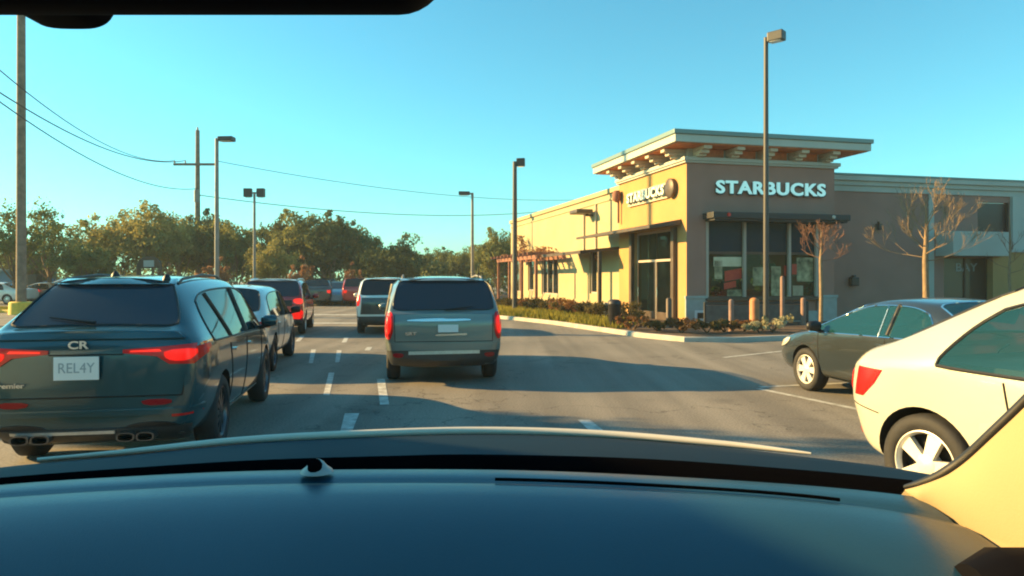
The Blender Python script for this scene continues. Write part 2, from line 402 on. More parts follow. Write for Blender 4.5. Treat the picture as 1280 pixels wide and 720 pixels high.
# ------------------------------------------------------------------ light and sky
SUN_AZ, SUN_EL = -79, 20                            # azimuth measured from the viewing direction, minus = towards the driver's left
sd = Vector((math.sin(R(SUN_AZ)) * math.cos(R(SUN_EL)), math.cos(R(SUN_AZ)) * math.cos(R(SUN_EL)), math.sin(R(SUN_EL))))
w = bpy.data.worlds.new('World'); sc.world = w; w.use_nodes = True
n, l = w.node_tree.nodes, w.node_tree.links
bg = n['Background']; sky = n.new('ShaderNodeTexSky'); sky.sky_type = 'NISHITA'; sky.sun_disc = False
sky.sun_elevation = R(SUN_EL); sky.sun_rotation = R(SUN_AZ); sky.altitude = 20; sky.air_density = 1.0; sky.dust_density = .6; sky.ozone_density = 1.0
tint = n.new('ShaderNodeMix'); tint.data_type = 'RGBA'; tint.blend_type = 'MULTIPLY'; tint.inputs[0].default_value = 1
tint.inputs[7].default_value = (.38, 1.05, 1.04, 1)
l.new(sky.outputs[0], tint.inputs[6]); l.new(tint.outputs[2], bg.inputs['Color']); bg.inputs['Strength'].default_value = .075
sl = bpy.data.lights.new('sun', 'SUN'); so = bpy.data.objects.new('sun', sl); COL.objects.link(so)
sl.energy = 5.0; sl.angle = R(.6); sl.color = (1, .63, .22); so.rotation_euler = sd.to_track_quat('Z', 'Y').to_euler()
vs = sc.view_settings; vs.view_transform = 'Standard'; vs.look = 'None'; vs.gamma = 1; vs.exposure = 1.62; vs.use_curve_mapping = False
sc.render.engine = 'CYCLES'; sc.cycles.filter_width = 2.0; sc.cycles.use_denoising = True
sc.cycles.max_bounces = 7; sc.cycles.diffuse_bounces = 3; sc.cycles.glossy_bounces = 3; sc.cycles.transparent_max_bounces = 8; sc.cycles.caustics_reflective = False; sc.cycles.caustics_refractive = False

# ------------------------------------------------------------------ ground
def asphalt():
    m = M['asphalt']; n, l = m.node_tree.nodes, m.node_tree.links; n.clear()
    out = n.new('ShaderNodeOutputMaterial'); b = n.new('ShaderNodeBsdfPrincipled'); l.new(b.outputs[0], out.inputs[0]); tc = n.new('ShaderNodeTexCoord')
    def noise(s, d, sx=1, sy=1):
        mp = n.new('ShaderNodeMapping'); mp.inputs['Scale'].default_value = (sx, sy, 1); mp.inputs['Rotation'].default_value = (0, 0, R(-10))
        l.new(tc.outputs['Object'], mp.inputs['Vector']); t = n.new('ShaderNodeTexNoise'); t.inputs['Scale'].default_value = s; t.inputs['Detail'].default_value = d
        l.new(mp.outputs[0], t.inputs['Vector']); return t.outputs['Fac']
    def ramp(f, p0, c0, p1, c1):
        r = n.new('ShaderNodeValToRGB'); e = r.color_ramp.elements; e[0].position, e[1].position = p0, p1; e[0].color, e[1].color = (*c0, 1), (*c1, 1); l.new(f, r.inputs[0]); return r.outputs[0]
    def mix(a, b_, f, mode='MULTIPLY'):
        x = n.new('ShaderNodeMix'); x.data_type = 'RGBA'; x.blend_type = mode; x.inputs[0].default_value = f; l.new(a, x.inputs[6]); l.new(b_, x.inputs[7]); return x.outputs[2]
    base = ramp(noise(.35, 6), .3, (.185, .170, .148), .7, (.25, .226, .193))
    fine = ramp(noise(38, 4), .3, (.60, .60, .60), .7, (1.35, 1.35, 1.35))
    track = ramp(noise(1.0, 3, 1.4, .06), .38, (.66, .66, .67), .62, (1.10, 1.10, 1.10))
    stain = ramp(noise(.9, 5), .26, (.55, .55, .56), .40, (1, 1, 1))
    c = mix(mix(mix(base, fine, .8), track, .8), stain, .7)
    vo = n.new('ShaderNodeTexVoronoi'); vo.feature = 'DISTANCE_TO_EDGE'; vo.inputs['Scale'].default_value = .22; vo.inputs['Randomness'].default_value = 1
    wv = n.new('ShaderNodeTexNoise'); wv.inputs['Scale'].default_value = .8; wv.inputs['Detail'].default_value = 5; l.new(tc.outputs['Object'], wv.inputs['Vector'])
    mv = n.new('ShaderNodeMix'); mv.data_type = 'VECTOR'; mv.inputs[0].default_value = .25; l.new(tc.outputs['Object'], mv.inputs[4]); 
    sc_ = n.new('ShaderNodeVectorMath'); sc_.operation = 'SCALE'; sc_.inputs['Scale'].default_value = 6; l.new(wv.outputs['Color'], sc_.inputs[0])
    ad = n.new('ShaderNodeVectorMath'); l.new(tc.outputs['Object'], ad.inputs[0]); l.new(sc_.outputs[0], ad.inputs[1]); l.new(ad.outputs[0], vo.inputs['Vector'])
    crack = ramp(vo.outputs['Distance'],   .0, (.35, .35, .35), .009, (1, 1, 1)); c = mix(c, crack, .8)
    l.new(c, b.inputs['Base Color']); b.inputs['Roughness'].default_value = .82; b.inputs['Specular IOR Level'].default_value = .35
    bp = n.new('ShaderNodeBump'); bp.inputs['Strength'].default_value = .35; bp.inputs['Distance'].default_value = .01; l.new(noise(60, 3), bp.inputs['Height']); l.new(bp.outputs[0], b.inputs['Normal'])
asphalt()
g = MB().add([(-330, -110, 0), (330, -110, 0), (330, 345, 0), (-330, 345, 0)], [(0, 1, 2, 3)]).build('road', M['asphalt']); tag(g, kind='structure')
def marking(name, quads, z=.004, m='white_mark'):
    b = MB()
    for q in quads: b.add([(p.x, p.y, z) for p in q], [tuple(range(len(q)))])
    return tag(b.build(name, M[m]), kind='structure')
def gq(*pts): return [G(*p) for p in pts]
def line(a, b, wd):
    a, b = G(*a), G(*b); d = (b - a).normalized(); p = Vector((d.y, -d.x, 0)) * wd / 2; return [a - p, b - p, b + p, a + p]
marking('lane_marking', [gq((431, 517), (449, 517), (438, 545), (424, 545)), gq((411, 466), (418, 466), (412, 494), (404, 494)), gq((389, 437), (395, 437), (391, 454), (386, 454)),
    gq((471, 474), (481, 474), (486.5, 506), (475, 506)), gq((421, 438), (427, 438), (424, 453), (419, 453)), gq((722, 525), (737, 525), (768, 549), (748, 549)), line((459, 438), (462, 434), .13),
    line((372, 427), (378, 420), .12), line((430, 428), (433, 422), .12)])
marking('parking_line', [line((948, 486), (1180, 534), .11), line((950, 484), (1100, 477), .11), line((905, 447), (1005, 436), .10), line((1110, 455), (1400, 440), .1)])
marking('cross_strip', [line((352, 404), (462, 404), .55), line((352, 393.5), (462, 393.5), .7)])  # pale strips laid across the far lanes

# planted island round the shop
cpts = [(596, 396), (640, 400), (690, 405.5), (740, 413), (800, 422), (855, 427.5), (920, 428), (985, 425.5), (1060, 424), (1600, 424)]
c3 = [G(*p) for p in cpts]
def offset_poly(pts, d):
    out = []
    for i, p in enumerate(pts):
        a, b = pts[max(i-1, 0)], pts[min(i+1, len(pts)-1)]; t = (b - a).normalized(); out.append(p + Vector((-t.y, t.x, 0)) * d)
    return out
c3i = offset_poly(c3, .17)
back = [Vector((60, 60, 0)), Vector((-1, 92, 0))]
kb = MB(); nk = len(c3)
kv = [(p.x, p.y, 0) for p in c3] + [(p.x, p.y, .11) for p in offset_poly(c3, .015)] + [(p.x, p.y, .135) for p in offset_poly(c3, .04)] + [(p.x, p.y, .135) for p in c3i] + [(p.x, p.y, .0) for p in c3i]
kb.add(kv, [(r*nk + i, r*nk + i + 1, (r+1)*nk + i + 1, (r+1)*nk + i) for r in range(4) for i in range(nk - 1)])
tag(kb.build('kerb', M['concrete'], smooth=30), kind='structure')
isl = [(p.x, p.y) for p in c3i] + [(p.x, p.y) for p in back]
tag(MB().prism(isl, 0, .115).build('planting_bed', M['mulch']), kind='structure')

# ------------------------------------------------------------------ leaf clusters
def leaf_cloud(clumps, n, size, seed, flat=.0):
    rng = random.Random(seed); vs, fs = [], []
    for c, r in clumps:
        for _ in range(n):
            while True:
                q = Vector((rng.uniform(-1, 1), rng.uniform(-1, 1), rng.uniform(-1, 1)))
                if .15 < q.length < 1: break
            q = q * (rng.random() ** .25)
            p = Vector(c) + Vector((q.x*r, q.y*r, q.z*r*.8)); s_ = size * rng.uniform(.55, 1.25)
            nrm = (q.normalized() + Vector((rng.uniform(-1, 1), rng.uniform(-1, 1), rng.uniform(-.6, 1))) * .9).normalized()
            a = nrm.orthogonal().normalized(); b = nrm.cross(a); t = rng.uniform(0, 6.28); a, b = a*math.cos(t) + b*math.sin(t), b*math.cos(t) - a*math.sin(t)
            k = len(vs); vs += [p - a*s_, p - b*s_*.55 + nrm*s_*.15, p + a*s_, p + b*s_*.55]; fs.append((k, k+1, k+2, k+3))
    b = MB(); b.v = [tuple(v) for v in vs]; b.f = fs; b.m = [0]*len(fs); return b
def limbs(rng, base, dirv, length, rad, depth, out, tips, spread=.55, up=.25):
    p = base; d = dirv.normalized(); pts = [p]; k = 4
    for i in range(k):
        d = (d + Vector((rng.uniform(-1, 1), rng.uniform(-1, 1), rng.uniform(-.4, .8))) * .16 + Vector((0, 0, up*.15))).normalized(); p = p + d * length / k; pts.append(p)
    out.append((pts, [rad * (1 - .5*i/k) for i in range(k + 1)])); tips.append((p, depth))
    if depth <= 0: return
    for j in range(rng.choice((2, 3, 3))):
        i = rng.choice((2, 3, 4)); az = rng.uniform(0, 6.28)
        nd = (d + Vector((math.cos(az), math.sin(az), rng.uniform(-.1, .5))) * spread * rng.uniform(.8, 1.6)).normalized()
        limbs(rng, pts[i], nd, length * rng.uniform(.6, .8), rad * .5, depth - 1, out, tips, spread, up)
LM = {'olive': leafmat('olive leaves', (.105, .13, .05), (.28, .27, .09), .45), 'gold': leafmat('autumn leaves', (.19, .18, .065), (.40, .35, .12), .4),
      'dark': leafmat('dark leaves', (.06, .085, .04), (.18, .18, .065), .5), 'rust': leafmat('rust leaves', (.22, .12, .065), (.40, .22, .12), .7), 'green': leafmat('green leaves', (.10, .125, .045), (.23, .24, .075), .5),
      'hedge': leafmat('hedge leaves', (.075, .06, .025), (.16, .125, .05), 1.1), 'hedge_red': leafmat('red hedge leaves', (.16, .075, .035), (.30, .15, .06), 1.1), 'cream': leafmat('pale plant', (.30, .27, .14), (.55, .50, .32), 2)}
def tree_proto(kind, h, rad, trunk, nclump, nleaf, size, seed, low=.3, depth=2, label='', group=None, loc=(0, 0, 0)):
    rng = random.Random(seed); root = thing('tree', label, 'tree', loc, 0, group)
    br, tips = [], []; top = Vector((0, 0, h*low))
    b = MB(); b.tube([(0, 0, 0), (rng.uniform(-.1, .1), 0, h*low*.5), top], [trunk, trunk*.85, trunk*.72], 9)
    for j in range(5):
        az = j * 1.257 + rng.uniform(-.4, .4); limbs(rng, top - Vector((0, 0, h*low*.12*j/5)), Vector((math.cos(az), math.sin(az), rng.uniform(.6, 1.5))), h*.30, trunk*.45, depth, br, tips)
    limbs(rng, top, Vector((0, 0, 1)), h*.36, trunk*.6, depth, br, tips)
    sx = max(max(abs(p.x), abs(p.y)) for p, _ in tips); mz = max(p.z for p, _ in tips)
    def fit(p):
        f = max(0, (p.z - h*low) / (mz - h*low)) if p.z > h*low else 0
        return Vector((p.x * rad*.85 / sx, p.y * rad*.85 / sx, p.z if p.z < h*low else h*low + f * h*(1-low)*.94))
    for pts, rr in br: b.tube([fit(p) for p in pts], rr, 5)
    b.build('trunk', M['bark'], root, 60)
    if nclump:
        cl = []
        t2 = [fit(p) for p, d in tips if d <= 1]; rng.shuffle(t2)
        for i in range(nclump):
            c = t2[i % len(t2)] + Vector((rng.uniform(-1, 1), rng.uniform(-1, 1), rng.uniform(-.7, .5))) * rad * (.16 if i < len(t2) else .34)
            cl.append((c, rad * rng.uniform(.13, .30)))
        leaf_cloud(cl, nleaf, size, seed + 5).build('crown', LM[kind], root)
    return root

# ------------------------------------------------------------------ trees behind the lot
def place_tree(proto, px, Z, top, label, first, wscale=1., rz=0):
    x, y = P(px, Z); s_ = HT(top, Z) / proto['h']
    o = proto['o'] if first else copy_thing(proto['o'])
    o.location = (x, y, 0); o.scale = (s_*wscale, s_*wscale, s_); o.rotation_euler.z = rz; o['label'] = label; o['group'] = 'trees beyond the road'
def proto(*a, **k): return dict(o=tree_proto(*a, **k), h=a[1], used=False)
PR = {'sparse': proto('green', 9, 4.0, .24, 75, 44, .17, 3, low=.25), 'olive': proto('olive', 9, 4.3, .24, 170, 62, .19, 11, low=.10), 'gold': proto('gold', 9, 4.4, .2, 150, 60, .18, 21, low=.10),
      'dark': proto('dark', 9, 4.3, .26, 180, 68, .20, 31, low=.09), 'round': proto('dark', 7, 4.2, .26, 190, 70, .18, 41, low=.08), 'rust': proto('rust', 5, 1.7, .12, 44, 46, .13, 51, low=.22), 'green': proto('green', 7, 3.8, .2, 130, 62, .17, 61, low=.08)}
TREES = [('sparse', -40, 46, 262, 1.0, 'tall thin-leaved tree mostly cut off by the picture edge'), ('sparse', 18, 47, 256, .9, 'thin-leaved tree with sky showing through, just outside the tall pole'), ('sparse', 62, 50, 254, .95, 'thin-leaved tree with sky gaps, just inside the tall pole at the kerb'),
    ('olive', 108, 47, 296, 1.1, 'low bushy olive tree behind the dark crossover'), ('gold', 150, 55, 262, 1.0, 'olive gold tree above the dark crossover roof'), ('gold', 192, 54, 252, .85, 'tallest autumn gold tree near the utility pole'), ('olive', 222, 58, 264, .9, 'olive tree directly behind the utility pole'),
    ('dark', 262, 60, 262, .8, 'dark tree behind the single-headed lamp'), ('olive', 296, 58, 272, .8, 'olive brown tree between the single and twin-headed lamps'), ('gold', 338, 50, 300, .8, 'low gold tree beside the twin-headed lamp'), ('dark', 350, 64, 268, .85, 'dark tree directly behind the twin-headed lamp'),
    ('olive', 384, 62, 262, .85, 'tall olive-topped tree above the red car'), ('dark', 415, 60, 264, .95, 'tall dark tree above the gap between the queues'), ('dark', 443, 66, 276, .7, 'dark tree at the edge of the tall row, beside the round one'), ('round', 484, 58, 297, .95, 'rounded dark green tree above the white car'), ('rust', 379, 46, 320, .9, 'small rusty tree above the red car'), ('rust', 441, 48, 328, .85, 'small reddish bare-looking tree beside the white car'),
    ('rust', 268, 46, 322, 1.2, 'rusty shrub tree at the foot of the single-headed lamp'), ('rust', 205, 48, 330, 1.1, 'rusty shrub tree behind the dark crossover roof'), ('green', 530, 74, 309, .8, 'mid green tree beyond the grey wagon, nearest the round tree'), ('dark', 553, 78, 309, .85, 'small dark tree over the grey wagon roof'), ('green', 576, 76, 307, .8, 'green tree just before the slim lamp'), ('olive', 600, 74, 304, .7, 'olive tree behind the slim lamp'),
    ('olive', 622, 62, 284, .7, 'tall olive tree at the far end of the shop wall'), ('dark', 640, 70, 292, .6, 'dark tree half hidden by the shop wall end'), ('dark', 507, 80, 306, .8, 'distant dark tree filling in beside the round tree'), ('olive', 40, 62, 300, 1.2, 'low distant olive tree behind the tall pole'), ('olive', 320, 74, 296, 1.1, 'distant olive tree showing between lamp poles')]
TREES += [('gold', 0, 0, 0, 1, 'gold tree across the lot, seen mirrored in the shop window')] * 0
rr = random.Random(5)
for kind, px, Z, top, ws, lab in TREES:
    p = PR[kind]; place_tree(p, px, Z, top, lab, not p['used'], ws, rr.uniform(0, 6.28)); p['used'] = True
for kind, x, y, h_, lab in (('gold', 27, 3, 8, 'gold tree across the lot, mirrored in the first front window'), ('olive', 33, 8, 8.5, 'olive tree across the lot, mirrored in the middle front window'), ('green', 38, 12, 7.5, 'green tree across the lot, mirrored in the last front window'), ('gold', 44, 6, 8, 'second gold tree across the lot, farther from the shop'), ('dark', 50, 16, 9, 'dark tree across the lot, mirrored behind the green one'), ('olive', 22, -4, 8, 'olive tree across the lot, closest to the parked cream white car')):
    o = copy_thing(PR[kind]['o'], (x, y, 0), x, lab, h_ / PR[kind]['h']); o['group'] = 'trees added for the reflections'  # out-of-view trees added to be mirrored in the shop windows
o = copy_thing(PR['round']['o'], (-14, 10.65, 0), .4, 'unseen narrow dark tree added for its shade, well past the dark teal crossover', (.30, .30, 1.0)); o['group'] = 'added shade trees'  # out-of-view tree added to shade the near road
def bush(kind, name, label, cat, loc, rx, ry, h, seed, nl=60, size=.07, group=None, ncl=14):
    rng = random.Random(seed); root = thing(name, label, cat, loc, rng.uniform(0, 6), group)
    cl = [((rng.uniform(-1, 1)*rx*.7, rng.uniform(-1, 1)*ry*.7, h*rng.uniform(.3, .8)), h*rng.uniform(.22, .36)) for _ in range(ncl)]
    leaf_cloud(cl, nl, size, seed).build('foliage', LM[kind], root)
    b = MB()
    for _ in range(6):
        a = rng.uniform(0, 6.28); b.tube([(0, 0, 0), (math.cos(a)*rx*.3, math.sin(a)*ry*.3, h*.4), (math.cos(a)*rx*.6, math.sin(a)*ry*.6, h*.75)], [.02, .015, .008], 5)
    b.build('stem', M['bark'], root, 60); return root

# ------------------------------------------------------------------ the shop
TH = R(14); ux, uy = math.cos(TH), math.sin(TH); BX, BY = 6.18, 25.5
shop = thing('shop', 'single-storey shop with grey front, orange-tan corner tower, bracketed flat roof, long cream wall', 'building', (BX, BY, 0), TH)
def fU(px, v=0):                                     # picture column -> place along the front, v metres behind it
    k = (px - CX) / F; return (k*(BY + v*ux) - BX + v*uy) / (ux - k*uy)
def fV(px, u=0):                                     # picture column -> place along the side wall
    k = (px - CX) / F; return (BX + u*ux - k*(BY + u*uy)) / (uy + k*ux)
def fZ(py, u, v): return HT(py, BY + u*uy + v*ux)
def stucco(name, c, var=.11): return mat(name, c, .9, var=var, vscale=.7, bump=.2, bscale=45, detail=12)
M['st_grey'] = stucco('grey brown stucco', (.36, .19, .15)); M['st_orange'] = stucco('orange tan stucco', (.44, .25, .092)); M['st_cream'] = stucco('cream stucco', (.40, .335, .19))
M['band'] = stucco('pale cornice', (.46, .47, .42)); M['stone'] = mat('pale stone plinth', (.36, .39, .37), .8, var=.12, vscale=4, bump=.1); M['soffit'] = mat('timber soffit', (.62, .20, .075), .7, var=.25, vscale=5)
M['roofedge'] = mat('roof edge', (.46, .47, .41), .6, var=.06, vscale=1.5); M['roofedge_cap'] = mat('metal roof cap', (.16, .23, .22), .45, metal=.3)
M['bracket'] = mat('bracket', (.55, .46, .34), .8, var=.15, vscale=4); M['steel'] = mat('dark bronze metal', (.085, .06, .045), .5, metal=.3, var=.2); M['blue_panel'] = mat('dark transom glass', (.008, .034, .056), .25, spec=.10)
M['shop_glass'] = clearglass('shop glass', (.01, .014, .016), .85); M['mull'] = mat('pale mullion', (.42, .36, .30), .5); M['inside'] = mat('shop inside wall', (.20, .17, .13), .9, var=.3, vscale=1.5)
M['sign_teal'] = lamp_mat('sign letters', (.46, .86, .84), .16); M['sign_dark'] = mat('sign letter shadow', (.012, .05, .065), .5); M['sign_cream'] = mat('cream letters', (.80, .78, .66), .5); M['rustwood'] = mat('pergola wood', (.24, .10, .065), .8, var=.3, vscale=4)
UR = fU(1043); VT = fV(774); ZT = 5.80; WZ = 5.62
VE = fV(634)
def sp(name, mb, m, smooth=None, bevel=0, label=None):
    o = mb.build(name, m, shop, smooth, bevel)
    if label: o['label'] = label
    return o
# tower: side wall with door opening, front wall with window opening
d0, d1 = fV(843), fV(793); zd = 3.55                 # doorway (v from d0 near to d1 far)
w0, w1 = fU(884), fU(1021); zs, zt, zw = 1.0, 2.62, 3.82
t = .3
b = MB().box(0, 0, 0, t, d0, ZT).box(0, d1, 0, t, VT, ZT).box(0, d0, zd, t, d1, ZT); sp('tower_side_wall', b, M['st_orange'], label='orange tan side wall of the corner tower')
b = MB().box(0, -.006, 0, t, -.0005, ZT).box(t, .0, 0, w0, t, ZT).box(w1, 0, 0, UR, t, ZT).box(w0, 0, zw, w1, t, ZT).box(w0, .06, 0, w1, t, zs); sp('tower_front_wall', b, M['st_grey'])
b = MB().box(UR - t, t, 0, UR, VT, ZT).box(t, VT - t, WZ, UR - t, VT, ZT); sp('tower_back_wall', b, M['st_grey'])
b = MB().box(-.06, -.07, 0, w0 - .02, -.002, .98).box(w1 + .02, -.07, 0, UR + .06, -.002, .98).box(-.09, -.10, .98, w0 - .02, -.002, 1.08).box(w1 + .02, -.10, .98, UR + .09, -.002, 1.08)
b.box(w0 - .02, -.05, .0, w1 + .02, .055, .5); sp('stone_plinth', b, M['stone'], bevel=.01)
b = MB().box(-.10, -.10, ZT, UR + .10, VT + .10, ZT + .07).box(-.16, -.16, ZT + .07, UR + .16, VT + .1, ZT + .20); sp('tower_band', b, M['band'], bevel=.012)
b = MB().box(.12, .12, ZT + .2, UR - .12, VT, 6.42); sp('frieze', b, M['band'])
OV = .88
b = MB().box(-OV, -OV, 6.36, UR + OV, VT + .9, 6.62); sp('roof', b, M['roofedge'], bevel=.015)
b = MB().box(-OV - .06, -OV - .06, 6.625, UR + OV + .06, VT + .96, 6.78); sp('roof_cap', b, M['roofedge_cap'], bevel=.015)
b = MB().box(-OV + .1, -OV + .1, 6.33, UR + OV - .1, VT + .8, 6.357); sp('soffit', b, M['soffit'])
def bracket(cx, cy, ax):                              # stepped timber corbel
    q = MB()
    for k, (d, z0, z1) in enumerate(((.72, 6.20, 6.33), (.54, 6.08, 6.20), (.34, 5.99+.01, 6.08))):
        if ax == 'v': q.box(cx - .16, -d, z0, cx + .16, .12, z1 - .002)
        else: q.box(-d, cy - .16, z0, .12, cy + .16, z1 - .002)
    sp('roof_bracket', q, M['bracket'], bevel=.03)
for i in range(5): bracket(.45 + i * (UR - .9) / 4, 0, 'v')
for i in range(5): bracket(0, .45 + i * (VT - .9) / 4, 'u')
for i in range(4):
    c = .45 + (i + .5) * (UR - .9) / 4; sp('red_frieze_panel', MB().box(c - .42, .085, ZT + .24, c + .42, .118, 6.32), M['soffit'])
for i in range(4):
    c = .45 + (i + .5) * (VT - .9) / 4; sp('red_frieze_panel', MB().box(.085, c - .36, ZT + .24, .118, c + .36, 6.32), M['soffit'])
# front windows
cols = [w0, fU(931), fU(987), w1]
for i in range(3):
    a, c = cols[i], cols[i+1]
    f = sp('window', MB().box(a + .05, .14, zs + .06, c - .05, .155, zt - .03), M['shop_glass'])
    MB().box(a + .002, .10, zs, a + .05, .20, zt).box(c - .05, .10, zs, c - .002, .20, zt).box(a + .05, .10, zs, c - .05, .20, zs + .06).box(a + .05, .10, zt - .05, c - .05, .20, zt).build('window_frame', M['steel'], f)
    f = sp('transom_window', MB().box(a + .05, .14, zt + .05, c - .05, .155, zw), M['blue_panel'])
    MB().box(a + .002, .10, zt, a + .05, .20, zw).box(c - .05, .10, zt, c - .002, .20, zw).box(a + .05, .10, zt + .0, c - .05, .20, zt + .05).build('window_frame', M['steel'], f)
for c in cols: sp('mullion', MB().box(c - .05, -.03, zs + .03, c + .05, .09, zw - .05), M['mull'], bevel=.01)
sp('window_sill', MB().box(w0 - .1, -.16, zs - .10, w1 + .1, .13, zs), M['steel'], bevel=.01)
sp('awning', MB().box(w0 - .18, -.75, zw - .02, fU(1046), -.003, zw + .20).box(w0 - .1, -.68, zw - .10, fU(1044), -.02, zw - .022), M['lamp_black'], bevel=.02, label='black box awning over the front windows')
for px, col in ((912, 'red_lens'), (1043, 'lens')): sp('awning_lamp', MB().lathe([(-.80, 0), (-.80, .06), (-.755, .07)], 'y', 14, (fU(px, -.8), 0, zw + .1)), M[col], 50)
# inside of the shop
b = MB().box(.5, 4.2, 0, UR - .4, 4.35, 4.2).box(.32, .32, .05, UR - .32, 4.2, .10).box(.32, .32, 4.0, UR - .32, 4.2, 4.1); sp('interior_wall', b, M['inside'])
b = MB().box(w0 + .2, 2.2, .1, w1 - .4, 2.9, 1.25).box(w0 + .6, 2.3, 1.25, w0 + 1.1, 2.7, 1.7); sp('counter', b, M['rustwood'], bevel=.02)
def reflection_panel(px0, px1, py0, py1, m, label, tilt=0, v=.128):  # coloured panel standing in for a reflection in the pane
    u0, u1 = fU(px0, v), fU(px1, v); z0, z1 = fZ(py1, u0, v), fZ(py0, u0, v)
    o = sp('window_reflection', MB().add([(u0, v, z0), (u1, v, z0 + tilt), (u1, v, z1 + tilt), (u0, v, z1), (u0, v + .006, z0), (u1, v + .006, z0 + tilt), (u1, v + .006, z1 + tilt), (u0, v + .006, z1)], [(0,1,2,3), (7,6,5,4), (0,4,5,1), (1,5,6,2), (2,6,7,3), (3,7,4,0)]), m, label=label)
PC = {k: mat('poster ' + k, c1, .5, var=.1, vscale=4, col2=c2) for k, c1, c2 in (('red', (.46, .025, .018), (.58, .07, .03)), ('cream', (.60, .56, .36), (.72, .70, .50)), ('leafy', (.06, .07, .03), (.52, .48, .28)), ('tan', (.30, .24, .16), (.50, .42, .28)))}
reflection_panel(892, 928, 321, 333, PC['cream'], 'pale cream painted reflection in the first front window'); reflection_panel(906, 928, 339, 352, PC['red'], 'red painted reflection in the first front window', .12); reflection_panel(905, 920, 354, 362, PC['red'], 'small red painted reflection low in the first front window', .10); reflection_panel(909, 928, 362, 381, PC['leafy'], 'leafy painted reflection low in the first front window')
reflection_panel(893, 903, 326, 349, PC['leafy'], 'narrow leafy painted reflection at the edge of the first front window'); reflection_panel(941, 955, 334, 357, PC['leafy'], 'leafy painted reflection in the middle front window'); reflection_panel(964, 976, 333, 372, PC['leafy'], 'tall leafy painted reflection in the middle front window'); reflection_panel(980, 984.5, 332, 345, PC['red'], 'thin red painted reflection in the middle front window')
reflection_panel(996, 1017, 322, 352, PC['leafy'], 'leafy painted reflection in the last front window'); reflection_panel(990, 996, 330, 343, PC['red'], 'small red painted reflection in the last front window'); reflection_panel(991, 1004, 357, 377, PC['tan'], 'tan painted reflection low in the last front window'); reflection_panel(1009, 1018, 372, 380, PC['red'], 'small low red painted reflection in the last front window')
for px in (899, 950, 958, 1006):
    u = fU(px, .5); rg = random.Random(px); cl = [((u + rg.uniform(-.25, .25), .5 + rg.uniform(-.1, .1), rg.uniform(1.1, 2.2)), .2) for _ in range(5)]
    leaf_cloud(cl, 50, .08, px).build('reflected_foliage', LM['cream' if px in (896, 922) else 'green'], shop)  # leaf clusters behind the panes, standing in for reflected foliage
# wall sign on the front
def sign(name, label, mtx, word, size, width, m, back, depth):
    o = thing(name, label, 'sign'); o.matrix_world = mtx
    textmesh('lettering', word, size, .03, m, o, Matrix.Translation((0, 0, .10)), .018, 1.12, width)
    q = textmesh('letter_shadow', word, size, .045, back, o, Matrix.Translation((.03, -.03, .045)), .03, 1.12, width*1.01); return o  # dark offset copy of the word, painted as the letters' shadow
Mb = Matrix.Translation((BX, BY, 0)) @ Matrix.Rotation(TH, 4, 'Z')
s0, s1 = fU(893), fU(1029); sz = fZ(237, (s0+s1)/2, 0)
sign('shop_sign', 'wide illuminated pale teal letter sign on the grey front above the black awning', Mb @ Matrix.Translation(((s0+s1)/2, -.02, sz)) @ Matrix.Rotation(R(90), 4, 'X'), 'STARBUCKS', .62, s1 - s0, M['sign_teal'], M['sign_dark'], .1)
v0, v1 = fV(836), fV(789); sz = fZ(244, 0, (v0+v1)/2)
o = sign('shop_sign', 'small cream letter sign with round end plate on the sunlit orange tower side', Mb @ Matrix.Translation((-.09, (v0+v1)/2, sz)) @ Matrix.Rotation(R(-90), 4, 'Z') @ Matrix.Rotation(R(90), 4, 'X'), 'STARBUCKS', .50, v1 - v0, M['sign_cream'], M['sign_dark'], .1)
MB().box(-(v1-v0)/2 - .15, -.30, -.05, (v1-v0)/2 + .1, .28, .0).build('backing_plate', M['bracket'], o)
MB().lathe([(-.06, .0), (-.06, .36), (.08, .36), (.12, .30), (.12, 0)], 'z', 24, ((v1-v0)/2 + .36, .02, 0)).build('round_plate', M['steel'], o, 50)
# doorway
zg = 2.35
b = MB().box(.12, d0, .1, .2, d0 + .08, zd).box(.12, d1 - .08, .1, .2, d1, zd).box(.12, d0 + .08, zg, .2, d1 - .08, zg + .09).box(.12, d0 + .08, zd - .08, .2, d1 - .08, zd).box(.12, (d0+d1)/2 - .05, .1, .2, (d0+d1)/2 + .05, zg); sp('door_frame', b, M['mull'])
for a, c in ((d0 + .08, (d0+d1)/2 - .05), ((d0+d1)/2 + .05, d1 - .08)):
    f = sp('door', MB().box(.15, a, .12, .165, c, zg - .005), M['shop_glass']); MB().box(.10, a + .002, .12, .145, c - .002, .40).box(.10, a + .002, .4, .145, a + .09, zg - .01).box(.10, c - .09, .4, .145, c - .002, zg - .01).build('door_rail', M['steel'], f)
    MB().tube([(.06, c - .16, .95), (.06, c - .16, 1.35)], .018).build('handle', M['chrome'], f, 50)
    sp('transom_window', MB().box(.15, a, zg + .1, .165, c, zd - .09), M['shop_glass'])
for v in (d0 - .10, d1 + .10): sp('door_column', MB().box(-.16, v - .11, 0, -.003, v + .11, zd + .02), M['steel'], bevel=.01)
q = MB(); a0, a1 = d0 - .55, fV(752); q.add([(-.004, a0, zd + .28), (-.004, a1, zd + .28), (-1.25, a1, zd + .04), (-1.25, a0, zd + .04), (-.004, a0, zd + .10), (-.004, a1, zd + .10), (-1.25, a1, zd - .06), (-1.25, a0, zd - .06)], [(0,1,2,3), (7,6,5,4), (3,2,6,7), (0,3,7,4), (2,1,5,6), (1,0,4,5)])
sp('door_canopy', q, M['steel'], label='sloping dark metal canopy over the corner door')
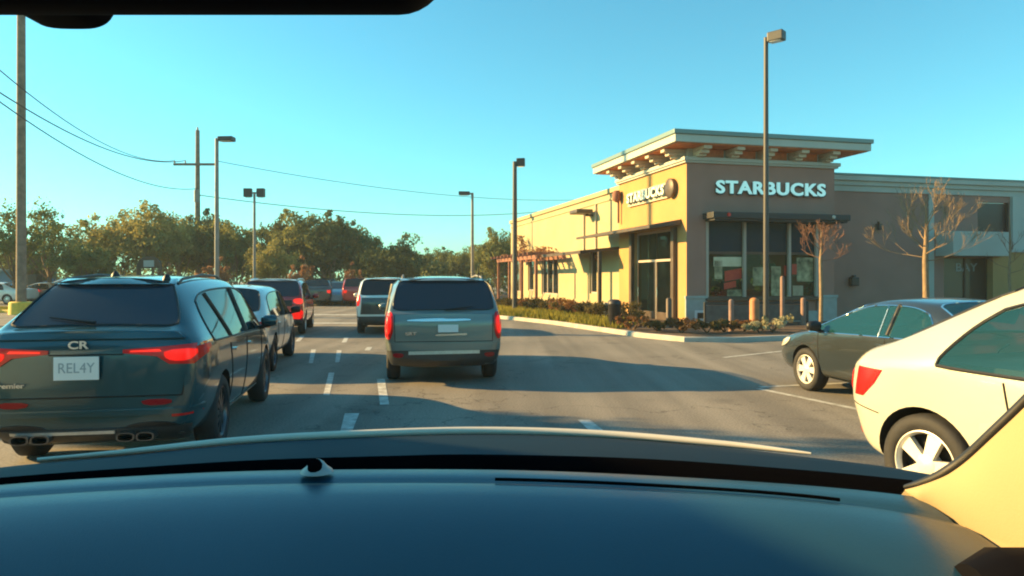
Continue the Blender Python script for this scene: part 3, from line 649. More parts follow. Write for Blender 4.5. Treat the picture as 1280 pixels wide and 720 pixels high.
# cream wing along the side
ins = .28
wins = [(fV(746, ins), fV(737, ins), .95, 3.0), (fV(697, ins), fV(677, ins), .75, 2.9), (fV(667, ins), fV(660, ins), .9, 2.9), (fV(653, ins), fV(642, ins), .75, 3.0)]
b = MB(); edges_ = [VT] + [x for a, c, *_ in wins for x in (a, c)] + [VE]
for i in range(0, len(edges_), 2): b.box(ins, edges_[i], 0, ins + .3, edges_[i+1], WZ)
for a, c, z0, z1 in wins: b.box(ins, a, 0, ins + .3, c, z0).box(ins, a, z1, ins + .3, c, WZ)
b.box(ins + .3, VE - .3, 0, 26, VE, WZ); sp('side_wall', b, M['st_cream'], label='long sunlit cream side wall')
sp('side_parapet', MB().box(ins - .10, VT + .12, WZ, ins + .45, VE + .1, WZ + .22).box(ins - .05, VT + .002, WZ - .32, ins - .001, VE + .05, WZ - .24), M['st_cream'], bevel=.02)
sp('side_plinth', MB().box(ins - .05, VT + .1, 0, ins - .002, VE, .62), M['st_cream'], bevel=.01)
for a, c, z0, z1 in wins:
    f = sp('side_window', MB().box(ins + .14, a, z0, ins + .16, c, z1), M['glass']); q = MB().box(ins + .08, a, z0, ins + .18, a + .09, z1).box(ins + .08, c - .09, z0, ins + .18, c, z1).box(ins + .08, a + .09, z0, ins + .18, c - .09, z0 + .09)
    k = a + 1.1
    while k < c - .5: q.box(ins + .08, k, z0 + .1, ins + .18, k + .1, z1); k += 1.1
    q.build('window_frame', M['mull'], f)
sp('wing_roof', MB().box(ins + .3, VT, 5.1, UR + 12, VE - .3, 5.2), M['roofedge'])
for px, z0, z1 in ((730, 2.9, 5.0), (745, 3.05, 5.3), (777, 3.9, 5.5)):
    v = fV(px, ins - .05); q = MB().tube([(ins - .06, v, z0), (ins - .06, v, z1)], .05)
    if px == 777: q = MB().tube([(-.12, VT - .2, 4.1), (-.12, VT - .2, 5.1)], .05)
    sp('wall_conduit', q, M['bracket' if px != 777 else 'rustwood'], 50)
q = MB().lathe([(5.0, .05), (5.08, .17), (5.35, .20), (5.5, .13), (5.52, 0)], 'z', 14, (-.2, VT - .2, 0)); sp('wall_lantern', q, M['rustwood'], 50, label='rust coloured lantern at the tower edge')
vv = fV(727, -.3); q = MB().box(-.75, vv - .55, 4.86, .1, vv + .55, 5.06).box(-.1, vv - .06, 4.75, ins, vv + .06, 4.86); sp('wall_floodlight', q, M['steel'], bevel=.05, label='box floodlight high on the cream side wall')
# right wing
RW = 1.6; UE = 34; zc = 5.22
e0, e1 = fU(1180, RW), fU(1237, RW); p0, p1 = fU(1222, RW), fU(1262, RW)
b = MB().box(UR + .002, RW, 0, e0, RW + .3, zc).box(e0, RW, 2.55, p0, RW + .3, zc).box(p0, RW, 2.55, e1, RW + .3, 3.3).box(e1, RW, 0, p1, RW + .3, 3.3).box(p0, RW, 4.95, p1, RW + .3, zc).box(p1, RW, 0, UE, RW + .3, zc); sp('wing_wall', b, M['st_grey'])
for k, (z0, z1, d) in enumerate(((zc - .02, zc + .22, .06), (zc + .222, zc + .40, .14), (zc + .402, zc + .60, .24), (zc + .602, zc + .68, .27))):
    sp('wing_cornice', MB().box(UR + .16, RW - d, z0, UE, RW + .3, z1), M['band' if k < 3 else 'roofedge_cap'], bevel=.012)
c = fU(1163, RW); sp('pilaster', MB().box(c - .13, RW - .06, 0, c + .13, RW - .002, zc - .03), M['band'])
c0 = fU(1265, RW - .1); sp('pilaster', MB().box(c0, RW - .14, 0, c0 + 2.2, RW - .002, zc - .03), M['band'], label='broad pale pilaster past the dark upper window')
f = sp('dark_upper_window', MB().box(p0 + .05, RW + .12, 3.32, p1 - .05, RW + .14, 4.92), mat('dark red glazing', (.05, .022, .02), .25)); MB().box(p0, RW + .05, 3.302, p0 + .06, RW + .2, 4.948).box(p1 - .06, RW + .05, 3.302, p1, RW + .2, 4.948).build('window_frame', M['steel'], f)
a0, a1 = fU(1184, RW - .6), fU(1253, RW - .6); sp('entrance_canopy', MB().box(a0, RW - .9, 2.62, a1, RW - .003, 3.62), M['band'], bevel=.015, label='pale box canopy over the wing entrance')
f = sp('wing_door', MB().box(e0 + .06, RW + .14, .12, e1 - .06, RW + .16, 2.55), mat('bronze door glass', (.075, .062, .048), .2)); MB().box(e0, RW + .08, .1, e0 + .06, RW + .2, 2.55).box(e1 - .06, RW + .08, .1, e1, RW + .2, 2.55).box((e0+e1)/2 - .04, RW + .08, .1, (e0+e1)/2 + .04, RW + .135, 2.55).build('door_frame', M['steel'], f)
textmesh('door_lettering', 'BAY', .5, .004, M['plate_ink'], f, Matrix.Translation(((e0+e1)/2 + .1, RW + .13, 2.15)) @ Matrix.Rotation(R(90), 4, 'X'), width=1.1)
b = MB().box(fU(1240, RW - .4), RW - .45, 0, UE, RW - .16, 2.80); sp('low_wall', b, M['st_orange'], label='tan low wall with pale cap beside the entrance'); sp('wall_cap', MB().box(fU(1238, RW - .4), RW - .5, 2.802, UE, RW - .16, 2.92), M['band'], bevel=.01)
for px, py, hw_, hh in ((1096, 284, .09, .13), (1065, 352, .17, .17)):
    u = fU(px, RW); z = fZ(py, u, RW); sp('wall_lamp', MB().box(u - hw_, RW - .22, z - hh, u + hw_, RW - .003, z + hh).box(u - hw_*.4, RW - .16, z + hh, u + hw_*.4, RW - .05, z + hh + .1), M['lamp_black'], bevel=.03)
# small address plate on the plinth
u = fU(876, -.1); o = tag(MB().box(-.23, -.012, -.19, .23, .012, .19).build('plaque', M['plate'], bevel=.004), 'small white plaque with dark picture on the stone plinth corner', 'plaque'); o.matrix_world = Mb @ Matrix.Translation((u, -.085, fZ(394.5, u, -.1)))
MB().box(-.13, -.018, -.1, .13, -.0125, .1).build('plaque_picture', M['trim'], o)

# things standing round the shop
def gz(px, py): p = G(px, py); return (p.x, p.y, .115)
def bollard(px, py, top, r, m, label, name='bollard', cap=None):
    p = gz(px, py); h = HT(top, p[1]) - .115; o = thing(name, label, 'bollard', p, 0, 'posts before the shop')
    MB().lathe([(0, r*1.15), (.04, r), (h - r*.8, r), (h - r*.3, r*.85), (h, r*.35), (h, 0)], 'z', 18).build('post', m, o, 50)
    return o
M['orange'] = mat('orange post', (.40, .15, .05), .6, var=.3, vscale=5); M['pinkish'] = mat('pink brown post', (.22, .13, .105), .7, var=.2, vscale=4); M['black_bin'] = mat('bin black', (.022, .02, .024), .5)
bollard(914, 419, 374, .075, M['pinkish'], 'slim pink-brown bollard before the first front window')
bollard(943, 416, 372, .15, M['orange'], 'thick orange bollard beside the tall lamp post')
bollard(978, 412, 345, .07, M['pinkish'], 'tall thin pink-brown post before the window mullion')
bollard(1004, 410, 372, .085, M['pinkish'], 'slim pink-brown bollard by the low dark rail')
bollard(836, 414, 372, .09, M['steel'], 'dark bollard at the corner door edge')
bollard(757, 404, 378, .10, M['band'], 'short pale post beside the black bin')
def bin_(px, py, top):
    p = gz(px, py); h = HT(top, p[1]) - .115; o = thing('litter_bin', 'black litter bin before the cream side wall near the canopy post', 'bin', p, R(20))
    MB().lathe([(0, .17), (.02, .19), (h*.78, .21), (h*.80, .23), (h*.84, .23)], 'z', 22).build('drum', M['black_bin'], o, 50); MB().lathe([(h*.84, .22), (h*.93, .21), (h*.99, .13), (h, 0)], 'z', 22).build('lid', M['black_bin'], o, 50)
bin_(768, 413, 374)
# low rail below the windows
o = thing('railing', 'low dark rail and panel below the front windows', 'railing', (0, 0, 0)); o.matrix_world = Mb
q0, q1 = fU(880, -1.2), fU(1010, -1.2)
MB().box(q0, -1.23, .80, q1, -1.17, .90).build('top_rail', M['lamp_black'], o, bevel=.01)
MB().box(q0 + .03, -1.215, .22, q1 - .03, -1.185, .78).build('panel', mat('rail panel', (.10, .095, .09), .7, var=.3, vscale=6), o)
for k in range(5): u = q0 + .03 + (q1 - q0 - .06)*k/4; MB().box(u - .03, -1.235, .10, u + .03, -1.165, .798).build('rail_post', M['lamp_black'], o)
# side canopy on a post, pergola
o = thing('canopy', 'flat rust-brown canopy on one post before the cream wall', 'canopy', (0, 0, 0)); o.matrix_world = Mb
c0, c1 = VT + .3, fV(693, -1.0)
q = MB().add([(ins - .06, c0, 3.12), (ins - .06, c1, 3.12), (-1.7, c1, 2.92), (-1.7, c0, 2.92), (ins - .06, c0, 2.98), (ins - .06, c1, 2.98), (-1.7, c1, 2.78), (-1.7, c0, 2.78)], [(0,1,2,3), (7,6,5,4), (3,2,6,7), (0,3,7,4), (2,1,5,6), (1,0,4,5)]); q.build('roof', M['steel'], o)
vp = fV(749, -1.5); MB().box(-1.55, vp - .07, .1, -1.41, vp + .07, 2.80).build('post', M['steel'], o, bevel=.01)
o = thing('pergola', 'rusty red timber pergola against the far end of the cream wall', 'pergola', (0, 0, 0)); o.matrix_world = Mb
g0, g1 = fV(697, -.5), fV(622, -1.6)
for u in (-1.6, -.1): MB().box(u - .06, g0, 2.75, u + .06, g1, 2.95).build('beam', M['rustwood'], o)
k = g0 + .3; i = 0
while k < g1: MB().box(-2.1, k - .05, 2.955, ins - .02, k + .05, 3.10).build('rafter', M['rustwood'], o); k += .9
for k in range(4): v = g0 + .3 + (g1 - g0 - .6) * k / 3; MB().box(-1.67, v - .07, .1, -1.53, v + .07, 2.745).build('post', M['rustwood'], o)
v = fV(655, -.1); cl = [((random.uniform(-1.5, .0), random.uniform(g0, g1), random.uniform(2.9, 3.35)), .35) for _ in range(22)]
leaf_cloud(cl, 34, .10, 77).build('climbing_vine', LM['rust'], o)
leaf_cloud([((-.2, v + random.uniform(-.6, .6), 3.1 + k*.18), .38) for k in range(8)], 40, .09, 78).build('climbing_vine', LM['rust'], o)

# hedge plants along the side wall and at the corner
i = 0
HB = [(px, py) for px, py in ((624, 388), (640, 390), (655, 391), (669, 393), (683, 394), (697, 396), (711, 398), (724, 399), (738, 401), (752, 404), (786, 408))]
HL = ['hedge shrub at the far wall end', 'hedge shrub behind the dark lamp post', 'reddish hedge shrub just past the dark lamp post', 'hedge shrub below the pergola posts', 'hedge shrub under the near pergola corner', 'reddish hedge shrub between pergola and canopy', 'hedge shrub below the canopy edge', 'reddish hedge shrub under the floodlight', 'hedge shrub beside the narrow side window', 'hedge shrub at the canopy post', 'hedge shrub between the bin and the corner door']
for (px, py), lab in zip(HB, HL):
    p = gz(px, py); bush('hedge_red' if 'reddish' in lab else 'hedge', 'shrub', 'clipped brown-green ' + lab if 'reddish' not in lab else 'clipped ' + lab, 'shrub', p, .75, .75, HT(372 if px < 700 else 377, p[1]) - .1, 100 + i, 70, .06, 'clipped shrubs along the side wall', 16); i += 1
for px, py, kind, hh, lab in ((792, 417, 'hedge_red', .55, 'low rusty shrub at the kerb by the corner door'), (822, 419, 'hedge', .45, 'low brown shrub before the door step'), (852, 421, 'hedge_red', .60, 'low rusty shrub below the tower corner'), (884, 421, 'hedge', .5, 'low brown-green shrub below the white plaque'), (905, 420, 'hedge', .5, 'low shrub round the slim bollard foot'), (930, 419, 'hedge_red', .45, 'low reddish shrub before the orange bollard'), (966, 420, 'cream', .62, 'pale cream ornamental grass at the lamp post foot'), (950, 421, 'cream', .5, 'small cream ornamental grass left of the lamp post foot'.replace('left of', 'beside'))):
    bush(kind, 'shrub', lab, 'shrub', gz(px, py), .75, .5, hh*.82, 200 + px, 46, .055, 'low plants in the kerbside bed', 12)
# ground-cover strip
gs = [G(px, py + dy) for px, py, dy in ((604, 396, -.2), (640, 400, -.6), (690, 405.5, -.8), (740, 413, -1.3), (775, 418, -1.6))] + [G(px, py) for px, py in ((800, 409), (752, 398), (700, 391), (640, 386), (606, 384))]
vs_ = MB(); rg = random.Random(9); tri = []
from mathutils.geometry import tessellate_polygon
tr_ = tessellate_polygon([gs]); areas = [((gs[b]-gs[a]).cross(gs[c]-gs[a])).length for a, b, c in tr_]
for _ in range(9000):
    a, b, c = rg.choices(tr_, areas)[0]; r1, r2 = rg.random(), rg.random()
    if r1 + r2 > 1: r1, r2 = 1 - r1, 1 - r2
    p = gs[a] + (gs[b]-gs[a])*r1 + (gs[c]-gs[a])*r2; an = rg.uniform(0, 6.28); hh = rg.uniform(.10, .30); dx, dy = math.cos(an)*.05, math.sin(an)*.05
    vs_.add([(p.x-dx, p.y-dy, .11), (p.x+dx, p.y+dy, .11), (p.x + rg.uniform(-.08, .08), p.y + rg.uniform(-.08, .08), .11 + hh)], [(0, 1, 2)])
tag(vs_.build('grass', M['grass']), 'yellow-green grass strip between kerb and clipped shrubs', 'grass', kind='stuff')

# bare trees by the shop
def bare_tree(px, Z, top, fork, rad, trunk_r, label, seed, m1, m2, depth=3, n0=7):
    rng = random.Random(seed); x, y = P(px, Z); h = HT(top, Z); z0 = HT(fork, Z); o = thing('bare_tree', label, 'tree', (x, y, .1)); br, tips = [], []
    MB().tube([(0, 0, 0), (.02, .01, z0*.5), (.0, .02, z0), (.03, 0, z0 + (h - z0)*.5), (0, 0, h*.97)], [trunk_r, trunk_r*.9, trunk_r*.8, trunk_r*.45, .012], 10).build('trunk', m1, o, 60)
    for j in range(n0):
        az = j*2.4 + rng.uniform(-.3, .3); zb = z0 + (h - z0)*.55*j/n0
        limbs(rng, Vector((0, 0, zb)), Vector((math.cos(az), math.sin(az), .12 + 1.1*j/n0)), rad*(.66 - .25*j/n0), trunk_r*.38, depth, br, tips, .42, .12)
    b = MB()
    for pts, r_ in br: b.tube(pts, [max(.0042, q*.46) for q in r_], 5)
    b.build('crown', m2, o, 60); return o
bare_tree(1157, 23.5, 245, 330, 1.5, .11, 'bare tan tree with spreading twigs before the grey wing wall', 4, M['bark_pale'], M['bark_pale'], n0=11, depth=4)
bare_tree(1026, 22.6, 282, 330, .85, .065, 'small bare reddish tree with pale sunlit trunk by the front window', 12, M['bark_pale'], M['twig_red'], depth=4, n0=8)
bare_tree(1262, 25.5, 268, 345, .8, .06, 'small bare reddish tree by the wing entrance', 14, M['bark_pale'], M['twig_red'], depth=2)

# ------------------------------------------------------------------ poles, lamps and wires
def lamp_pole(px, Z, top, r, heads, label, m='pole', name='street_lamp', base=True, tip=None, group=None, cat='lamp post'):
    x, y = P(px, Z); h = HT(top, Z); o = thing(name, label, cat, (x, y, 0), 0, group)
    MB().tube([(0, 0, 0), (0, 0, h*.5), (0, 0, h)], [r, r*.9, r*.75], 12).build('pole', M[m], o, 40)
    if base: MB().lathe([(0, r*2.4), (.55, r*2.3), (.6, r*2.0), (.6, r)], 'z', 20).build('base', M['concrete'] if base is True else M[base], o, 40)
    for dx, dy, L, hw_, th in heads:                   # arm direction, length, head half-width, thickness
        d = Vector((dx, dy, 0)).normalized(); a = d.orthogonal(); sd_ = Vector((-d.y, d.x, 0))
        MB().tube([(0, 0, h - .12), d*L*.5 + Vector((0, 0, h - .06)), d*L + Vector((0, 0, h - .04))], r*.5, 8).build('arm', M[m], o, 40)
        c = d*(L + hw_*.9); pts = [c + d*i*hw_ + sd_*j*hw_*.72 + Vector((0, 0, h - .02 + k*th)) for k in (-.6, .5) for i, j in ((-1, -.7), (1, -1), (1, 1), (-1, .7))]
        hd = MB().add(pts, [(0,3,2,1), (4,5,6,7), (0,1,5,4), (1,2,6,5), (2,3,7,6), (3,0,4,7)]).build('lamp_head', M['lamp_black'], o, bevel=.03)
        lp = [c + d*i*hw_*.7 + sd_*j*hw_*.5 + Vector((0, 0, h - .02 - .62*th)) for i, j in ((-1, -1), (-1, 1), (1, 1), (1, -1))]
        lp2 = [p - Vector((0, 0, .015)) for p in lp]
        MB().add(lp + lp2, [(0, 1, 2, 3), (7, 6, 5, 4), (0, 4, 5, 1), (1, 5, 6, 2), (2, 6, 7, 3), (3, 7, 4, 0)]).build('lamp_lens', M['lens'], hd)
    return o
o = lamp_pole(26.5, 34, -60, .215, [(1, 0, .8, .45, .25)], 'tall thick grey-brown pole on a yellow base at the kerb', 'wood', 'lamp_post', 'yellow_paint')
lamp_pole(957.5, 23.6, 47, .095, [(.35, -.3, .10, .26, .28)], 'tall slim lamp post with box head before the grey shop front', 'pole', base=False)
lamp_pole(643.5, 34, 202, .13, [(1, -.1, .10, .20, .34)], 'dark lamp post with small square head at the cream wall end', 'pole', base=False)
lamp_pole(590.5, 47, 241, .11, [(-1, 0, .2, .36, .2)], 'slim distant lamp post with flat head beyond the grey wagon', 'pole_grey')
lamp_pole(271, 40, 173, .13, [(1, 0, .15, .42, .22)], 'lamp post with one flat head beside the utility pole', 'pole_grey')
o = lamp_pole(318, 46, 240, .10, [(1, 0, .18, .25, .5), (-1, 0, .18, .25, .5)], 'twin-headed floodlight post among the trees', 'pole_grey')
# utility pole and wires
ux_, uy_ = P(247, 60); uh = HT(163, 60)
o = thing('utility_pole', 'wooden utility pole with one crossarm behind the car queue', 'utility pole', (ux_, uy_, 0))
MB().tube([(0, 0, 0), (0, 0, uh*.5), (0, 0, uh)], [.24, .21, .16], 12).build('pole', M['wood'], o, 40)
za = HT(206, 60); MB().box(-1.9, -.30, za - .10, 1.75, -.18, za + .10).build('crossarm', M['wood'], o, bevel=.01)
for x in (-1.8, -.9, 1.6): MB().lathe([(za + .10, .03), (za + .16, .07), (za + .22, .05), (za + .30, .07), (za + .34, 0)], 'z', 12, (x, -.24, 0)).build('insulator', M['bracket'], o, 50)
MB().lathe([(uh, .05), (uh + .1, .09), (uh + .2, .07), (uh + .35, 0)], 'z', 12).build('insulator', M['bracket'], o, 50)
zt_ = HT(240, 60); MB().lathe([(zt_ - .9, .0), (zt_ - .88, .20), (zt_ + .1, .2), (zt_ + .2, .05)], 'z', 14, (.1, -.42, 0)).build('transformer', M['pole_grey'], o, 50)
def wire(a, b, sag, label, r=.022):
    a, b = Vector(a), Vector(b); pts = [a.lerp(b, k/24) - Vector((0, 0, sag*4*(k/24)*(1 - k/24))) for k in range(25)]
    tag(MB().tube(pts, r*1.45, 5).build('wire', M['wire'], None, 60), label, 'wire', 'overhead wires')
def pt(px, py, Z): x, y = P(px, Z); return (x, y, HT(py, Z))
np_ = copy_thing(o, (-20.9, 26, 0), R(90), 'wooden utility pole that the sweeping wires come from, before the car queue', (1, 1, .88)); zn = .88*za
wire((-20.7, 26, 11.2), (ux_ - 1.8, uy_ - .24, za + .32), 1.6, 'uppermost overhead wire sweeping down to the crossarm end', .018)
wire((-20.66, 25.1, zn + .30), (ux_ - .9, uy_ - .24, za + .32), 1.5, 'middle overhead wire sweeping down to the crossarm', .022)
wire((-20.7, 26, 9.75), (ux_ + .1, uy_ - .2, HT(236, 60)), 1.5, 'lowest overhead wire sweeping down below the crossarm', .02)
wire((ux_ + .1, uy_ - .2, HT(244, 60)), pt(700, 262, 95), 1.2, 'lower wire running away from the utility pole past the tree tops', .025)
wire((ux_ + 1.6, uy_ - .2, za + .3), pt(720, 250, 95), 1.0, 'upper wire running away from the utility pole over the tree tops', .02)

# ------------------------------------------------------------------ vehicles
def by_corner(px, py, lx, ly, a):                    # ground point of the local corner (lx, ly) seen at (px, py), heading turned a degrees to the left
    g = G(px, py); a = R(a); return (g.x - (lx*math.cos(a) - ly*math.sin(a)), g.y - (lx*math.sin(a) + ly*math.cos(a)))
def mirx(poly): return [(-a, b) for a, b in poly][::-1]
def exhaust(car, x, z, y, w_=.075, h_=.036):
    b = MB(); pts = [(math.cos(t)*abs(math.cos(t))**-.3 * w_ if abs(math.cos(t)) > .01 else 0, math.sin(t)*abs(math.sin(t))**-.3 * h_ if abs(math.sin(t)) > .01 else 0) for t in [2*math.pi*k/24 for k in range(24)]]
    n_ = 24; vs = [(px, y0, pz) for (s_, y0) in ((1, -.05), (1, .25), (.8, .25), (.8, -.05)) for px, pz in [(p[0]*s_, p[1]*s_) for p in pts]]
    fs = [(r*n_ + k, r*n_ + (k+1) % n_, ((r+1) % 4)*n_ + (k+1) % n_, ((r+1) % 4)*n_ + k) for r in (0, 1, 3) for k in range(n_)]
    o = b.add(vs, fs).build('exhaust_tip', M['dark_chrome'], car.root, 50, loc=(x, y, z)); return o
# dark crossover in the next lane
SUV_A = dict(SUV); SUV_A['st'] = list(SUV['st']); sa = SUV_A['st']
sa[0] = S(-2.36, -2.31, .36, .74, .70, .87, 1.06, .85, 1.16, .78, 1.20, .70, 1.22); sa[1] = S(-2.20, -2.17, .25, .84, .68, .955, 1.10, .92, 1.185, .83, 1.225, .745, 1.25)
sa[2] = S(-1.80, -1.66, .22, .87, .66, .97, 1.08, .94, 1.50, .66, 1.61, .535, 1.66); sa[3] = S(-1.00, -.95, .21, .88, .66, .96, 1.06, .94, 1.55, .70, 1.65, .575, 1.69)
sa[4] = S(-.10, -.10, .21, .88, .66, .955, 1.04, .94, 1.56, .73, 1.65, .61, 1.695)
loc = by_corner(45, 569, -.80, -1.38, 10.5)
c = Car('crossover', 'dark teal crossover with wedge tail lamps and twin exhausts queueing in the lane beside us', 'car', SUV_A, M['paint_teal'], loc, R(10.5), 'cars queueing in the lanes', 3, (.97, 1, 1.03), rearglass=M['glass_purple'], rim='dark_alloy', spokes=10, trim='trim')
for sx in (1, -1):
    f = lambda p: p if sx > 0 else mirx(p)
    tl = c.patch('tail_lamp', f([(.30, 1.060), (.55, 1.075), (.955, 1.105), (.955, 1.005), (.88, 0.930), (.68, 0.935), (.58, 1.000), (.30, 1.030)]), 'rear', M['red_lens'], .02, .03, grid=.04)
    c.patch('lamp_strip', f([(.36, 1.050), (.60, 1.060), (.62, 1.040), (.36, 1.038)]), 'rear', M['tail_hot'], .026, .02, tl, .04)
    c.patch('lamp_cluster', f([(.64, 1.050), (.90, 1.065), (.90, 1.005), (.84, 0.960), (.70, 0.960), (.64, 0.995)]), 'rear', M['tail_lit'], .026, .02, tl, .04, rnd=1)
    c.patch('side_lamp', [(-2.27, 1.075), (-1.95, 1.085), (-1.93, 1.045), (-2.27, 0.975)], 'r' if sx > 0 else 'l', M['red_lens'], .012, .02, tl, .04)
    c.patch('reflector', f([(.44, 0.640), (.70, 0.645), (.70, 0.595), (.48, 0.590)]), 'rear', M['red_dark'], .016, .02, rnd=1)
    c.patch('marker_reflector', f([(.70, 0.515), (.90, 0.525), (.90, 0.495), (.70, 0.490)]), 'rear', M['red_lens'], .014, .02)
    c.patch('exhaust_surround', f([(.26, .44), (.74, .46), (.80, .30), (.70, .25), (.30, .25)]), 'rear', M['trim'], .012, .02, rnd=2)
    for k in (.34, .50): exhaust(c, sx*k, .345, -2.385)
    c.patch('vent', f([(.80, 0.840), (.86, 0.860), (.85, 0.660), (.80, 0.640)]), 'rear', M['paint_teal'], .012, .02, rnd=1)
c.patch('tailgate_spoiler', [(-.50, 1.65), (.50, 1.65), (.53, 1.60), (-.53, 1.60)], 'rear', M['paint_teal'], .05, .03, rnd=0)
c.patch('bumper', [(-.93, 0.560), (.93, 0.560), (.93, 0.515), (-.93, 0.515)], 'rear', M['paint_teal'], .035, .03)
c.patch('diffuser', [(-.84, .41), (.84, .41), (.78, .235), (-.78, .235)], 'rear', M['bumper_grey'], .02, .03)
c.patch('chrome_strip', [(-.60, .395), (.24, .395), (.24, .37), (-.60, .37)], 'rear', M['alloy'], .035, .02)
c.patch('tailgate_lip', [(-.74, 1.195), (.74, 1.195), (.80, 1.150), (-.80, 1.150)], 'rear', M['paint_teal'], .03, .02)
c.seam('tailgate_seam', [[(-.30, 1.02), (.30, 1.02)], [(-.78, .67), (.78, .67)], [(-.78, .67), (-.82, .85)], [(.78, .67), (.82, .85)], [(-.86, .545), (.86, .545)]], 'rear')
c.plate(-.06, .915, -2.405, 'REL4Y', .36, .19)
textmesh('badge', 'CR', .09, .004, M['alloy'], c.root, Matrix.Translation((-.06, -2.375, 1.10)) @ Matrix.Rotation(R(90), 4, 'X'), .002, width=.165)
textmesh('model_badge', 'Premier', .055, .004, M['alloy'], c.root, Matrix.Translation((-.60, -2.385, .78)) @ Matrix.Rotation(R(90), 4, 'X'), .001, width=.24)
q = c.ray(0, 1.275, 'rear', .02)[0]; q2 = c.ray(-.40, 1.32, 'rear', .025)[0]; MB().tube([q, q.lerp(q2, .5) + Vector((0, -.01, .0)), q2], [.016, .010, .006], 6).build('rear_wiper', M['trim'], c.root, 50)
c.doors([(.98, .03), (-.12, .02), (-.95, -.10)], .33, 1.0); c.handles([(-.82, .92), (.08, .91)], M['chrome'])
for f in ('l', 'r'):
    c.patch('sill_strip', [(-.92, .33), (.98, .31), (.98, .26), (-.92, .28)], f, M['alloy'], .018, .02)
    c.seam('window_pillar', [[(-.12, 1.06), (-.14, 1.53)]], f, M['trim'], .028)
    c.seam('window_pillar', [[(-1.02, 1.07), (-1.22, 1.50)]], f, M['trim'], .022)
for sx in (-1, 1):
    z = lambda y: c.ray(sx*.54, y, 'top', 0)[0].z
    o = MB().tube([(sx*.54, y, z(y) + h_) for y, h_ in ((-1.55, .0), (-1.40, .03), (-.6, .035), (.1, .035), (.42, .0))], .014, 8).build('roof_rail', M['trim'], c.root, 50)
for x, y in ((-.05, -1.52), (.42, -1.50)): MB().lathe([(0, .04), (.02, .035), (.05, .015), (.055, 0)], 'z', 14).build('roof_fin', M['trim'], c.root, 50, loc=(x, y, c.ray(x, y, 'top', .005)[0].z))
# silver car ahead of it
loc = by_corner(338, 464, .80, -1.33, 10)
c = Car('saloon_car', 'silver grey car just ahead of the dark teal crossover, dark mirror out', 'car', SUV, M['paint_silver'], loc, R(10), 'cars queueing in the lanes', 2, .94, rim='dark_alloy', mirror_mat=M['trim'])
for sx in (1, -1):
    f = (lambda p: p) if sx > 0 else mirx
    c.patch('tail_lamp', f([(.55, 1.0), (.95, 1.03), (.95, .90), (.60, .92)]), 'rear', M['red_lens'], .014, .02)
c.plate(0, .80, -2.40, None); c.doors([(.98, .03), (-.12, .02), (-.95, -.10)], .33, 1.0); c.handles([(-.82, .92), (.08, .91)], M['paint_silver'])
c.patch('bumper', [(-.92, .52), (.92, .52), (.86, .26), (-.86, .26)], 'rear', M['bumper_grey'], .02, .02)
for f in ('l', 'r'): c.seam('window_pillar', [[(-.12, 1.06), (-.14, 1.53)]], f, M['trim'], .028)
# red wagon further on
loc = by_corner(378, 417, .80, -1.40, 11)
c = Car('estate_car', 'dark red car with dark rear window and silver roof edge ahead of the silver car', 'car', BOX, M['paint_red'], loc, R(11), 'cars queueing in the lanes', 2, .98, rearglass=M['glass_purple'])
for sx in (1, -1):
    f = (lambda p: p) if sx > 0 else mirx
    c.patch('tail_lamp', f([(.62, 1.12), (.90, 1.14), (.92, .95), (.66, .98)]), 'rear', M['tail_hot'], .016, .02, rnd=1)
    c.patch('brake_lamp', f([(.50, .78), (.92, .82), (.92, .50), (.55, .52)]), 'rear', M['tail_lit'], .014, .02, rnd=1)
    c.seam('roof_bar', [[(sx*.70, -1.7), (sx*.70, .3)]], 'top', M['alloy'], .03, .02)
c.patch('tailgate_band', [(-.60, 1.08), (.60, 1.08), (.60, .90), (-.60, .90)], 'rear', M['trim'], .012, .02); c.patch('roof_edge', [(-.70, 1.70), (.70, 1.70), (.72, 1.66), (-.72, 1.66)], 'rear', M['alloy'], .05, .03)
c.patch('bumper', [(-.92, .50), (.92, .50), (.86, .28), (-.86, .28)], 'rear', M['bumper_grey'], .03, .02); c.plate(0, .80, -2.40, None)
# white wagon in the middle lane
loc = by_corner(452, 416, -.80, -1.40, 9.5)
c = Car('estate_car', 'white tall car with upright red tail lamp, half hidden by the grey wagon', 'car', BOX, M['paint_white'], loc, R(9.5), 'cars queueing in the lanes', 2, 1.0)
for sx in (1, -1):
    f = (lambda p: p) if sx > 0 else mirx
    c.patch('tail_lamp', f([(.80, 1.20), (.945, 1.22), (.945, .86), (.82, .88)]), 'rear', M['tail_lit'], .016, .02, rnd=1)
c.patch('tailgate', [(-.76, 1.12), (.76, 1.12), (.80, .62), (-.80, .62)], 'rear', M['paint_grey2'], .012, .02); c.patch('bumper', [(-.92, .56), (.92, .56), (.86, .28), (-.86, .28)], 'rear', M['bumper_grey'], .03, .02)
c.plate(0, .82, -2.42, None); c.patch('roof_edge', [(-.70, 1.70), (.70, 1.70), (.72, 1.67), (-.72, 1.67)], 'rear', M['paint_white'], .05, .03)
for f in ('l', 'r'): c.seam('window_pillar', [[(-.12, 1.06), (-.14, 1.60)]], f, M['trim'], .03); c.seam('window_pillar', [[(-1.12, 1.06), (-1.14, 1.60)]], f, M['trim'], .03)
